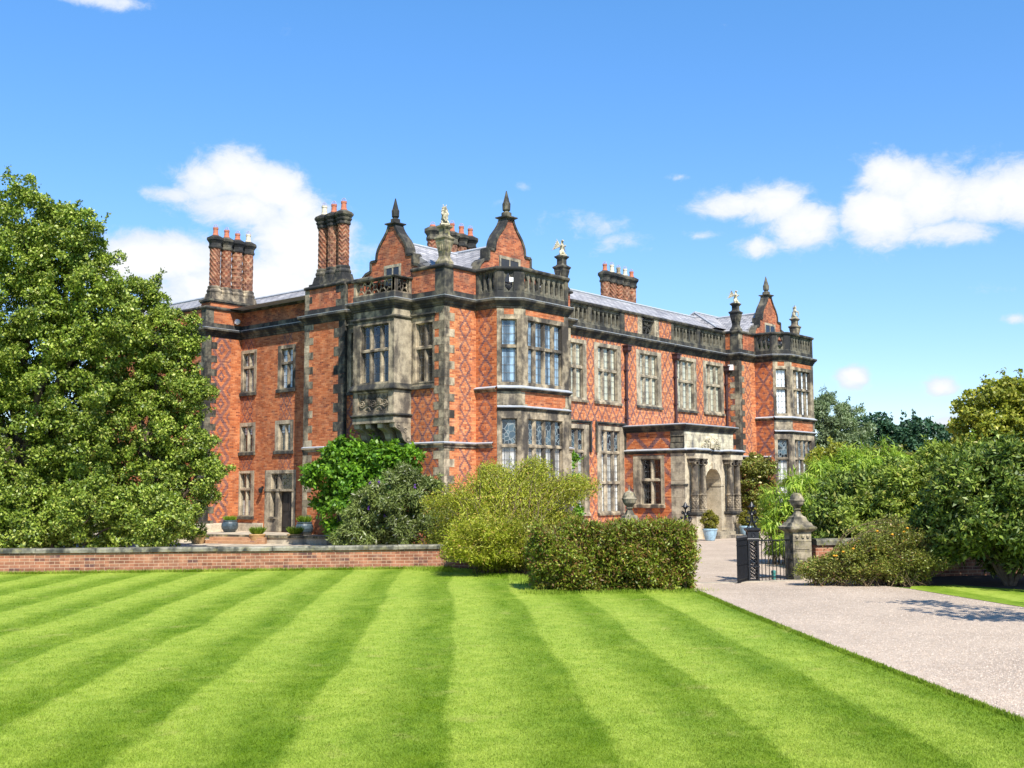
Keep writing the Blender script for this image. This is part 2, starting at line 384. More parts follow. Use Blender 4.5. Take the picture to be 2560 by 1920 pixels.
M['glass_ornate'] = glass('ornate_leaded_glass', ornate=True, refl=0.06)

def cloth(name, col, fold=0.5, freq=16):  # darker bands paint the shade of folds onto flat cloth
    m_, t, b, o = mat(name)
    uv = t.node('ShaderNodeUVMap').outputs[0]
    u, v, _ = t.xyz(uv)
    w = t.m('ADD', t.m('MULTIPLY', t.m('SINE', t.m('MULTIPLY', t.m('ADD', u, t.m('MULTIPLY', t.noise(uv, 1.5, 2), 0.3)), freq)), 0.5), 0.5)
    t.put(b.inputs['Base Color'], t.mix(w, tuple(c * (1 - fold) for c in col), col))
    b.inputs['Roughness'].default_value = 0.9
    return m_
M['blind_cream'] = cloth('cream_blind', (0.66, 0.63, 0.47), 0.06, 5)
M['blind_white'] = cloth('white_blind', (0.95, 0.95, 0.93), 0.04, 5)
M['curtain_blue'] = cloth('pale_curtain', (0.36, 0.50, 0.62), 0.82, 13)
M['curtain_grey'] = cloth('grey_curtain', (0.62, 0.58, 0.54), 0.55, 15)
M['curtain_white'] = cloth('white_curtain', (0.85, 0.83, 0.76), 0.5, 15)

def leaf(name, stops, trans=0.25, rough=0.45, spec=0.35):
    m_, t, b, o = mat(name)
    isl = t.node('ShaderNodeNewGeometry')
    r_ = isl.outputs['Random Per Island']
    col = t.ramp(r_, stops)
    col = t.mix(1.0, col, t.ramp(t.noise(isl.outputs['Position'], 0.9, 3, 0.6), [(0.3, 0.66), (0.7, 1.28)]), 'MULTIPLY')
    t.put(b.inputs['Base Color'], col)
    b.inputs['Roughness'].default_value = rough; b.inputs['Specular IOR Level'].default_value = spec
    tr = t.node('ShaderNodeBsdfTranslucent')
    t.put(tr.inputs[0], t.mix(1.0, col, (1.25, 1.35, 0.6), 'MULTIPLY'))
    mx_ = t.node('ShaderNodeMixShader'); mx_.inputs[0].default_value = trans
    t.l.new(b.outputs[0], mx_.inputs[1]); t.l.new(tr.outputs[0], mx_.inputs[2]); t.l.new(mx_.outputs[0], o.inputs[0])
    return m_
M['leaf_holm'] = leaf('evergreen_leaf', [(0, (0.060, 0.105, 0.010)), (0.45, (0.165, 0.24, 0.024)), (0.85, (0.33, 0.40, 0.055)), (1, (0.50, 0.52, 0.14))], 0.20)
M['leaf_vine'] = leaf('bright_leaf', [(0, (0.062, 0.156, 0.013)), (0.6, (0.125, 0.269, 0.018)), (1, (0.237, 0.400, 0.031))], 0.32)
M['leaf_budd'] = leaf('greyish_leaf', [(0, (0.085, 0.115, 0.025)), (0.6, (0.165, 0.21, 0.05)), (0.93, (0.25, 0.29, 0.09)), (1, (0.55, 0.54, 0.42))], 0.25)
M['leaf_yellow'] = leaf('yellow_green_leaf', [(0, (0.17, 0.185, 0.018)), (0.5, (0.33, 0.355, 0.034)), (0.85, (0.47, 0.50, 0.05)), (1, (0.486, 0.297, 0.095))], 0.35)
M['leaf_hedge'] = leaf('hedge_leaf', [(0, (0.20, 0.095, 0.03)), (0.25, (0.17, 0.115, 0.03)), (0.42, (0.14, 0.19, 0.02)), (0.8, (0.23, 0.29, 0.03)), (0.96, (0.37, 0.40, 0.055)), (1, (0.50, 0.32, 0.08))], 0.28)
M['leaf_bamboo'] = leaf('bamboo_leaf', [(0, (0.163, 0.263, 0.031)), (0.5, (0.288, 0.413, 0.050)), (1, (0.463, 0.537, 0.081))], 0.4)
M['leaf_rhodo'] = leaf('rhododendron_leaf', [(0, (0.042, 0.078, 0.010)), (0.5, (0.115, 0.18, 0.024)), (0.9, (0.26, 0.33, 0.055)), (1, (0.30, 0.286, 0.078))], 0.15, 0.45, 0.3)
M['leaf_bank'] = leaf('light_rhododendron_leaf', [(0, (0.11, 0.15, 0.02)), (0.5, (0.22, 0.30, 0.04)), (0.9, (0.36, 0.43, 0.07)), (1, (0.42, 0.36, 0.09))], 0.25, 0.45, 0.3)
M['leaf_low'] = leaf('brownish_leaf', [(0, (0.10, 0.10, 0.022)), (0.5, (0.20, 0.235, 0.04)), (0.9, (0.32, 0.34, 0.065)), (1, (0.375, 0.188, 0.075))], 0.25)
M['leaf_gold'] = leaf('golden_leaf', [(0, (0.149, 0.189, 0.022)), (0.5, (0.284, 0.311, 0.035)), (1, (0.446, 0.419, 0.061))], 0.3)
M['leaf_willow'] = leaf('silvery_leaf', [(0, (0.12, 0.17, 0.075)), (0.6, (0.20, 0.265, 0.125)), (1, (0.31, 0.37, 0.20))], 0.25)
M['leaf_far'] = leaf('hazed_wood_leaf', [(0, (0.024, 0.066, 0.033)), (0.6, (0.042, 0.097, 0.046)), (1, (0.077, 0.138, 0.066))], 0.15)  # bluish green puts the slight distance haze into the leaf colour
M['leaf_box'] = leaf('box_leaf', [(0, (0.12, 0.12, 0.012)), (0.6, (0.20, 0.19, 0.02)), (1, (0.29, 0.26, 0.03))], 0.2)
M['leaf_grassy'] = leaf('strappy_leaf', [(0, (0.11, 0.20, 0.015)), (0.6, (0.20, 0.32, 0.025)), (1, (0.33, 0.44, 0.05))], 0.35)
M['flower_purple'] = plain('purple_flower', (0.13, 0.05, 0.26), 0.8, 0, 0.3, 9)
M['flower_cream'] = plain('cream_flower', (0.80, 0.70, 0.36), 0.8, 0, 0.15, 9)
M['flower_orange'] = plain('orange_flower', (0.80, 0.38, 0.03), 0.8, 0, 0.2, 9)

STRIPE_D = (0.72686, 0.68678); STRIPE_P = (0.68678, -0.72686); STRIPE_S0 = 0.43; STRIPE_W = 1.485
def lawn_mat(name, blades=False):
    m_, t, b, o = mat(name)
    geo = t.node('ShaderNodeNewGeometry')
    pos = geo.outputs['Position']
    x, y, z = t.xyz(pos)
    s = t.m('ADD', t.m('MULTIPLY', x, STRIPE_P[0]), t.m('MULTIPLY', y, STRIPE_P[1]))
    d = t.m('ADD', t.m('MULTIPLY', x, STRIPE_D[0]), t.m('MULTIPLY', y, STRIPE_D[1]))
    flat = t.cxyz(x, y, 0.0)
    wob = t.m('MULTIPLY', t.m('SUBTRACT', t.noise(flat, 0.22, 2, 0.5), 0.5), 0.50)
    wob2 = t.m('MULTIPLY', t.m('SUBTRACT', t.noise(flat, 5.0, 4, 0.7), 0.5), 0.24)
    ph = t.m('FRACT', t.m('ADD', t.m('DIVIDE', t.m('ADD', t.m('SUBTRACT', s, STRIPE_S0), t.m('ADD', wob, wob2)), STRIPE_W), 60.0))
    # combed light one way, dark the other, dark side closing sharply where the mower turned
    band = t.m('MULTIPLY', t.smooth(ph, 0.22, 0.72), t.m('SUBTRACT', 1.0, t.smooth(ph, 0.90, 1.0)))
    cross = t.noise(t.cxyz(t.m('MULTIPLY', s, 0.9), t.m('MULTIPLY', d, 0.30), 0.0), 2.0, 5, 0.65)
    tuft = t.noise(flat, 26.0, 4, 0.7)
    mid = t.noise(flat, 3.0, 5, 0.65)
    light = t.mix(t.smooth(mid, 0.3, 0.7), (0.232, 0.33, 0.028), (0.345, 0.43, 0.058))
    dark = t.mix(t.smooth(mid, 0.3, 0.7), (0.100, 0.185, 0.003), (0.150, 0.245, 0.006))
    col = t.mix(t.m('MULTIPLY', band, t.ramp(cross, [(0.3, 0.45), (0.62, 1.0)])), light, dark)
    patch = t.noise(flat, 0.45, 5, 0.6)
    col = t.mix(1.0, col, t.ramp(patch, [(0.3, (0.84, 0.90, 0.80)), (0.7, (1.10, 1.05, 1.15))]), 'MULTIPLY')
    # dry straw flecks
    col = t.mix(t.m('MULTIPLY', t.smooth(t.noise(flat, 1.1, 7, 0.75), 0.55, 0.72), 0.55), col, (0.40, 0.38, 0.11))
    if blades:
        rr = t.ramp(geo.outputs['Random Per Island'], [(0, 0.80), (1, 1.22)])
        col = t.mix(1.0, col, rr, 'MULTIPLY')
    else:
        col = t.mix(1.0, col, t.ramp(tuft, [(0.25, 0.70), (0.75, 1.25)]), 'MULTIPLY')
        bump(t, b, t.m('ADD', tuft, t.noise(flat, 70.0, 3, 0.7)), 0.5, 0.02)
    t.put(b.inputs['Base Color'], col)
    b.inputs['Roughness'].default_value = 0.75; b.inputs['Specular IOR Level'].default_value = 0.25
    if blades:
        tr = t.node('ShaderNodeBsdfTranslucent'); t.put(tr.inputs[0], col)
        mx_ = t.node('ShaderNodeMixShader'); mx_.inputs[0].default_value = 0.3
        t.l.new(b.outputs[0], mx_.inputs[1]); t.l.new(tr.outputs[0], mx_.inputs[2]); t.l.new(mx_.outputs[0], o.inputs[0])
    return m_
M['lawn'] = lawn_mat('striped_lawn')
M['blades'] = lawn_mat('lawn_blades', True)

def gravel():
    m_, t, b, o = mat('pale_gravel')
    pos = t.node('ShaderNodeNewGeometry').outputs['Position']
    vo = t.node('ShaderNodeTexVoronoi'); vo.inputs['Scale'].default_value = 55.0
    t.put(vo.inputs['Vector'], pos)
    _a, _b, c = t.xyz(vo.outputs['Color'])
    col = t.ramp(c, [(0.0, (0.37, 0.285, 0.21)), (0.45, (0.46, 0.37, 0.285)), (0.85, (0.52, 0.425, 0.335)), (1, (0.62, 0.53, 0.43))])
    n = t.noise(pos, 0.35, 5, 0.65); n2 = t.noise(pos, 5.0, 6, 0.75)
    col = t.mix(1.0, col, t.ramp(n, [(0.3, (0.80, 0.79, 0.78)), (0.7, (1.10, 1.09, 1.07))]), 'MULTIPLY')
    col = t.mix(1.0, col, t.ramp(n2, [(0.3, 0.86), (0.7, 1.10)]), 'MULTIPLY')
    t.put(b.inputs['Base Color'], col)
    b.inputs['Roughness'].default_value = 0.9; b.inputs['Specular IOR Level'].default_value = 0.2
    bump(t, b, t.m('ADD', vo.outputs['Distance'], t.m('MULTIPLY', n2, 1.5)), 0.6, 0.02)
    return m_
M['gravel'] = gravel()


# ------------------------------------------------------------------ mesh helpers
class MB:
    """collects polygons (with UVs in metres) and links them as ONE mesh object"""
    def __init__(s):
        s.v = []; s.f = []; s.uv = []; s.mi = []
    def face(s, pts, uv=None, mi=0):
        k = len(s.v); s.mi.append(mi)
        s.v.extend([tuple(p) for p in pts])
        s.f.append(tuple(range(k, k + len(pts))))
        s.uv.append(uv)
    def box(s, a, b):
        x0, y0, z0 = a; x1, y1, z1 = b
        s.obox(Vector((x0, y0, z0)), Vector((x1 - x0, 0, 0)), Vector((0, y1 - y0, 0)), Vector((0, 0, z1 - z0)))
    def obox(s, o, a, b, c, skip=()):
        o, a, b, c = Vector(o), Vector(a), Vector(b), Vector(c)
        if a.cross(b).dot(c) < 0: a, b = b, a
        P = [o, o + a, o + a + b, o + b, o + c, o + a + c, o + a + b + c, o + b + c]
        for q in ((0, 3, 2, 1), (4, 5, 6, 7), (0, 1, 5, 4), (1, 2, 6, 5), (2, 3, 7, 6), (3, 0, 4, 7)):
            s.face([P[i] for i in q])
    def frustum(s, c, h0, h1, z0, z1, n=4, rot=math.pi / 4, top=True, bottom=False):
        """n sided frustum; h = half width across flats at bottom and top"""
        k = 1 / math.cos(math.pi / n)
        r0, r1 = [], []
        for i in range(n):
            a = rot + 2 * math.pi * i / n
            r0.append((c[0] + h0 * k * math.cos(a), c[1] + h0 * k * math.sin(a), z0))
            r1.append((c[0] + h1 * k * math.cos(a), c[1] + h1 * k * math.sin(a), z1))
        for i in range(n):
            j = (i + 1) % n
            if h1 < 1e-4: s.face([r0[i], r0[j], r1[i]])
            elif h0 < 1e-4: s.face([r0[i], r1[j], r1[i]])
            else: s.face([r0[i], r0[j], r1[j], r1[i]])
        if top and h1 > 1e-4: s.face(r1)
        if bottom and h0 > 1e-4: s.face(r0[::-1])
    def stack(s, c, prof, n=4, rot=None):
        """profile [(half width, z)...] turned n sided"""
        if rot is None: rot = math.pi / n
        for (h0, z0), (h1, z1) in zip(prof, prof[1:]):
            s.frustum(c, h0, h1, z0, z1, n, rot, top=False)
        if prof[-1][0] > 1e-4: s.frustum(c, prof[-1][0], prof[-1][0], prof[-1][1] - 1e-3, prof[-1][1], n, rot)
        if prof[0][0] > 1e-4: s.frustum(c, prof[0][0], prof[0][0], prof[0][1], prof[0][1] + 1e-3, n, rot, top=False, bottom=True)
    def tube(s, pts, radii, n=6, cap=True):
        pts = [Vector(p) for p in pts]
        if not hasattr(radii, '__len__'): radii = [radii] * len(pts)
        rings = []
        for i, p in enumerate(pts):
            d = (pts[min(i + 1, len(pts) - 1)] - pts[max(i - 1, 0)])
            d = d.normalized() if d.length > 1e-6 else Vector((0, 0, 1))
            a = d.orthogonal().normalized() if abs(d.z) > 0.95 else d.cross(Vector((0, 0, 1))).normalized()
            b = d.cross(a)
            rings.append([p + (a * math.cos(2 * math.pi * k / n) + b * math.sin(2 * math.pi * k / n)) * radii[i] for k in range(n)])
        for r0, r1 in zip(rings, rings[1:]):
            for k in range(n):
                j = (k + 1) % n
                s.face([r0[k], r0[j], r1[j], r1[k]])
        if cap:
            s.face(rings[0][::-1]); s.face(rings[-1])
    def sheet(s, poly, z):
        s.face([(p[0], p[1], z) for p in poly])
    def prism(s, poly, z0, z1):
        """vertical prism over a plan polygon (counter-clockwise)"""
        s.face([(p[0], p[1], z1) for p in poly])
        s.face([(p[0], p[1], z0) for p in poly][::-1])
        for p, q in zip(poly, poly[1:] + poly[:1]):
            s.face([(p[0], p[1], z0), (q[0], q[1], z0), (q[0], q[1], z1), (p[0], p[1], z1)])
    def slab(s, o, u, n, poly, d):
        """outline poly [(a, z)...] in the plane through o along u, extruded d along n (both sides closed)"""
        o, u, n = Vector(o), Vector(u), Vector(n)
        F = [o + u * a + Vector((0, 0, z)) for a, z in poly]
        B = [p + n * d for p in F]
        s.face(F if (F[1] - F[0]).cross(F[2] - F[1]).dot(n) < 0 else F[::-1])
        s.face(B[::-1] if (F[1] - F[0]).cross(F[2] - F[1]).dot(n) < 0 else B)
        k = len(F)
        for i in range(k):
            j = (i + 1) % k
            s.face([F[i], F[j], B[j], B[i]])
    def sweep(s, path, prof, closed_ends=True):
        """moulding: plan path [(x,y)...] with the wall on its left, profile [(out, z)...] from bottom to top"""
        P = [Vector((p[0], p[1])) for p in path]
        offs = []
        for i in range(len(P)):
            ns = []
            if i > 0:
                d = (P[i] - P[i - 1]).normalized(); ns.append(Vector((d.y, -d.x)))
            if i < len(P) - 1:
                d = (P[i + 1] - P[i]).normalized(); ns.append(Vector((d.y, -d.x)))
            if len(ns) == 1: offs.append(ns[0])
            else:
                b = ns[0] + ns[1]
                offs.append(b / max(0.25, b.dot(ns[0])))
        for i in range(len(P) - 1):
            for (o0, z0), (o1, z1) in zip(prof, prof[1:]):
                a0 = P[i] + offs[i] * o0; b0 = P[i + 1] + offs[i + 1] * o0
                a1 = P[i] + offs[i] * o1; b1 = P[i + 1] + offs[i + 1] * o1
                s.face([(a0.x, a0.y, z0), (b0.x, b0.y, z0), (b1.x, b1.y, z1), (a1.x, a1.y, z1)])
        if closed_ends:
            for i in (0, len(P) - 1):
                pts = [(P[i].x + offs[i].x * o_, P[i].y + offs[i].y * o_, z_) for o_, z_ in prof]
                if len(pts) > 2: s.face(pts if i == 0 else pts[::-1])
    def build(s, name, m_, parent=None, smooth=False, props=None, loc=None):
        me = bpy.data.meshes.new(name)
        off = Vector(loc) if loc is not None else Vector((0, 0, 0))
        me.from_pydata([tuple(Vector(p) - off) for p in s.v] if loc is not None else s.v, [], s.f)
        uvl = me.uv_layers.new(name='UVMap')
        flat = []
        for poly, uv in zip(me.polygons, s.uv):
            if uv is not None:
                for c in uv: flat.extend(c)
                continue
            n = poly.normal
            if abs(n.z) > 0.75:
                for i in poly.vertices: p = s.v[i]; flat.extend((p[0], p[1]))
            else:
                t = Vector((-n.y, n.x, 0)).normalized()
                k = 1.0 / max(0.3, math.sqrt(max(1e-6, 1 - n.z * n.z)))
                for i in poly.vertices: p = s.v[i]; flat.extend((t.x * p[0] + t.y * p[1], p[2] * k))
        uvl.data.foreach_set('uv', flat)
        if smooth:
            me.polygons.foreach_set('use_smooth', [True] * len(me.polygons))
        for q_ in (m_ if isinstance(m_, (list, tuple)) else [m_]):
            me.materials.append(M[q_] if isinstance(q_, str) else q_)
        if any(s.mi): me.polygons.foreach_set('material_index', s.mi)
        me.update()
        ob = bpy.data.objects.new(name, me)
        COL.objects.link(ob)
        if loc is not None: ob.location = off
        if parent is not None: adopt(ob, parent)
        if props:
            for k, v in props.items(): ob[k] = v
        return ob

WORLD_OF = {}
def adopt(ob, parent):
    ob.parent = parent
    ob.matrix_parent_inverse = (WORLD_OF[parent.name]).inverted() if parent.name in WORLD_OF else Matrix.Identity(4)

def thing(name, label, cat, loc=(0, 0, 0), group=None):
    o = bpy.data.objects.new(name, None)
    o.empty_display_size = 0.3
    COL.objects.link(o)
    o.location = loc
    WORLD_OF[o.name] = Matrix.Translation(Vector(loc))
    o['label'] = label; o['category'] = cat
    if group: o['group'] = group
    return o

def structure(ob, kind='structure'):
    ob['kind'] = kind
    return ob

def copy_thing(src, loc, rotz=None, label=None):
    """a copy of a thing with copies of its parts and sub-parts"""
    r = src.copy(); COL.objects.link(r); r.location = loc
    if rotz is not None: r.rotation_euler = (0, 0, rotz)
    if label: r['label'] = label
    for ch in list(src.children):
        c = ch.copy(); COL.objects.link(c); c.parent = r
        for gch in list(ch.children):
            d = gch.copy(); COL.objects.link(d); d.parent = c
    return r


# ------------------------------------------------------------------ foliage
def leaf_mesh(name, pos, axis, nrm, length, width, m_, parent=None, fold=0.18, props=None):
    """one mesh of many small leaf blades (four-cornered, pointed)"""
    n = len(pos)
    axis = axis / np.maximum(1e-6, np.linalg.norm(axis, axis=1, keepdims=True))
    side = np.cross(nrm, axis)
    side /= np.maximum(1e-6, np.linalg.norm(side, axis=1, keepdims=True))
    up = np.cross(axis, side)
    L = length[:, None]; Wd = width[:, None]
    v = np.empty((n, 4, 3), np.float32)
    v[:, 0] = pos
    v[:, 1] = pos + axis * L * 0.45 + side * Wd * 0.5 + up * Wd * fold
    v[:, 2] = pos + axis * L
    v[:, 3] = pos + axis * L * 0.45 - side * Wd * 0.5 + up * Wd * fold
    me = bpy.data.meshes.new(name)
    me.vertices.add(n * 4); me.vertices.foreach_set('co', v.ravel())
    me.loops.add(n * 4); me.loops.foreach_set('vertex_index', np.arange(n * 4, dtype=np.int32))
    me.polygons.add(n)
    me.polygons.foreach_set('loop_start', np.arange(0, n * 4, 4, dtype=np.int32))
    me.polygons.foreach_set('loop_total', np.full(n, 4, np.int32))
    me.update(calc_edges=True)
    me.materials.append(M[m_] if isinstance(m_, str) else m_)
    ob = bpy.data.objects.new(name, me)
    COL.objects.link(ob)
    if parent is not None: adopt(ob, parent)
    if props:
        for k, w in props.items(): ob[k] = w
    return ob

def unit(v): return v / np.maximum(1e-6, np.linalg.norm(v, axis=-1, keepdims=True))

def crown_points(clumps, spread, size, rng, cover=1.1, lc=0.9, fill=0.15, zmin=GZ + 0.05, lump=0.16, flat=0.75):
    """leaf positions and facing over a crown: many small leafy puffs spread on a union of ellipsoids (x, y, z, r_h, r_v)"""
    P, D = [], []
    dens = cover / (math.pi * spread * spread)
    per = max(6, int(lc * 4 * math.pi * spread * spread * 0.8 / (size[0] * size[1] * 0.5)))
    C = np.array([(c[0], c[1], c[2], c[3], c[4] if len(c) > 4 else c[3]) for c in clumps])
    for i, (x, y, z, rh, rv) in enumerate(C):
        k = max(6, int(4 * math.pi * rh * (rh + rv) / 2 * dens))
        d = unit(rng.normal(size=(k, 3)))
        rr = rng.uniform(0.72, 1.0, k) + lump * np.sin(d[:, 0] * 5 + i) * np.sin(d[:, 1] * 4 + 2 * i) + rng.normal(size=k) * 0.05
        inner = rng.random(k) < fill
        rr[inner] *= rng.uniform(0.35, 0.85, inner.sum())
        c = np.array([x, y, z]) + d * np.array([rh, rh, rv]) * rr[:, None]
        keep = c[:, 2] > zmin
        for j, (x2, y2, z2, h2, v2) in enumerate(C):
            if j != i:
                q = ((c[:, 0] - x2) / h2) ** 2 + ((c[:, 1] - y2) / h2) ** 2 + ((c[:, 2] - z2) / v2) ** 2
                keep &= (q > 0.45) | (rng.random(k) < 0.12)
        c, d = c[keep], d[keep]
        m = len(c)
        rad = spread * rng.uniform(0.55, 1.35, m)
        nl = np.maximum(4, (per * (rad / spread) ** 2 * rng.uniform(0.6, 1.2, m)).astype(int))
        cl = np.repeat(c, nl, 0); dl = np.repeat(d, nl, 0); rl = np.repeat(rad, nl)
        d2 = unit(rng.normal(size=cl.shape) + dl * 0.55 + np.array([0, 0, 0.35]))
        P.append(cl + d2 * (rl * rng.uniform(0.55, 1.08, len(cl)))[:, None] * np.array([1, 1, flat])); D.append(d2)
        ns = max(2, int(m * 0.35))                # loose sprays that break the outline
        q = rng.integers(0, m, ns); sd = unit(d[q] + rng.normal(size=(ns, 3)) * .35 + np.array([0, 0, .25])); sl = rng.uniform(.6, 1.9, ns) * spread
        nl = max(6, per // 5); tt = rng.random((ns, nl))
        sp = c[q][:, None] + sd[:, None] * (tt * sl[:, None] + spread * .6)[..., None] + rng.normal(size=(ns, nl, 3)) * (spread * .13)
        P.append(sp.reshape(-1, 3)); D.append(unit(np.repeat(sd, nl, 0) + rng.normal(size=(ns * nl, 3)) * .6))
    P = np.concatenate(P); D = np.concatenate(D)
    k = P[:, 2] > zmin
    return P[k], D[k]

def foliage(name, clumps, m_, parent, spread=0.35, size=(0.13, 0.075), droop=0.0, seed=1, fill=0.15, upness=0.35, zmin=GZ + 0.05, wild=0.9, cover=1.1, lc=0.9, lump=0.16, props=None):
    rng = np.random.default_rng(seed)
    P, D = crown_points(clumps, spread, size, rng, cover, lc, fill, zmin, lump)
    n = len(P)
    ax = D * 0.25 + rng.normal(size=(n, 3)) * wild + np.array([0, 0, -droop])
    nr = D * 1.0 + np.array([0, 0, upness]) + rng.normal(size=(n, 3)) * 0.45
    k = rng.uniform(0.6, 1.3, n)
    return leaf_mesh(name, P, ax, nr, size[0] * k, size[1] * k, m_, parent, props=props)

def limbs(name, base, tops, r0, m_, parent, seed=3, bend=0.25, n=7, also=True):
    """tapered trunk with limbs that run up into the crown"""
    rr = random.Random(seed)
    mb = MB()
    base = Vector(base)
    for i, tp in enumerate(tops):
        tp = Vector(tp)
        pts = []
        for k in range(n):
            t = k / (n - 1)
            p = base.lerp(tp, t)
            p += Vector((rr.uniform(-1, 1), rr.uniform(-1, 1), rr.uniform(-.5, .5))) * bend * (t * (1 - t) * 4) * (tp - base).length * 0.18
            p.z += (tp - base).length * 0.10 * math.sin(t * math.pi)
            pts.append(p)
        ra = r0 * (1.0 if i == 0 else 0.62)
        mb.tube(pts, [ra * (1 - 0.85 * k / (n - 1)) for k in range(n)], 7)
    return mb.build(name, m_, parent, smooth=True)

def bush(name, label, cat, clumps, m_, seed, group=None, stem='bark', trunk_r=0.09, crown='foliage', **kw):
    c = np.array([q[:3] for q in clumps])
    base = (float(c[:, 0].mean()), float(c[:, 1].mean()), GZ)
    t = thing(name, label, cat, base, group)
    foliage(crown, clumps, m_, t, seed=seed, **kw)
    rr = random.Random(seed)
    tops = [(q[0], q[1], q[2]) for q in clumps]
    limbs('stem' if trunk_r < 0.12 else 'trunk', (base[0], base[1], GZ - 0.1), tops, trunk_r, stem, t, seed)
    return t


# ------------------------------------------------------------------ the house
HOUSE = thing('country_house', 'large red brick Tudor style country house with sooty stone dressings, shaped gables and tall chimneys', 'country house', (4.3, 4.0, GZ))
Z_TOP = 9.66

def wall(path_a, path_b, z0, z1, m_, holes=(), parent=HOUSE, name='wall'):
    """brick or stone wall face seen from the right of a->b, with openings (a0, a1, z0, z1) measured along it"""
    A = Vector((path_a[0], path_a[1])); B = Vector((path_b[0], path_b[1]))
    L = (B - A).length; d = (B - A) / L
    us = sorted({0.0, L, *[h[0] for h in holes], *[h[1] for h in holes]})
    zs = sorted({z0, z1, *[h[2] for h in holes], *[h[3] for h in holes]})
    us = [u for u in us if -1e-6 <= u <= L + 1e-6]; zs = [z for z in zs if z0 - 1e-6 <= z <= z1 + 1e-6]
    mb = MB()
    for u0, u1 in zip(us, us[1:]):
        for a, b in zip(zs, zs[1:]):
            uc, zc = (u0 + u1) / 2, (a + b) / 2
            if any(h[0] < uc < h[1] and h[2] < zc < h[3] for h in holes): continue
            p, q = A + d * u0, A + d * u1
            mb.face([(p.x, p.y, a), (q.x, q.y, a), (q.x, q.y, b), (p.x, p.y, b)])
    return mb.build(name, m_, parent)

class Frame:
    """local frame of a wall: a runs to the viewer's right, out points to the viewer"""
    def __init__(s, o, d):
        s.o = Vector((o[0], o[1], 0)); s.d = Vector((d[0], d[1], 0)).normalized(); s.n = Vector((s.d.y, -s.d.x, 0))
    def p(s, a, out, z): return s.o + s.d * a + s.n * out + Vector((0, 0, z))
    def box(s, mb, a0, a1, o0, o1, z0, z1):
        mb.obox(s.p(a0, o0, z0), s.d * (a1 - a0), s.n * (o1 - o0), Vector((0, 0, z1 - z0)))

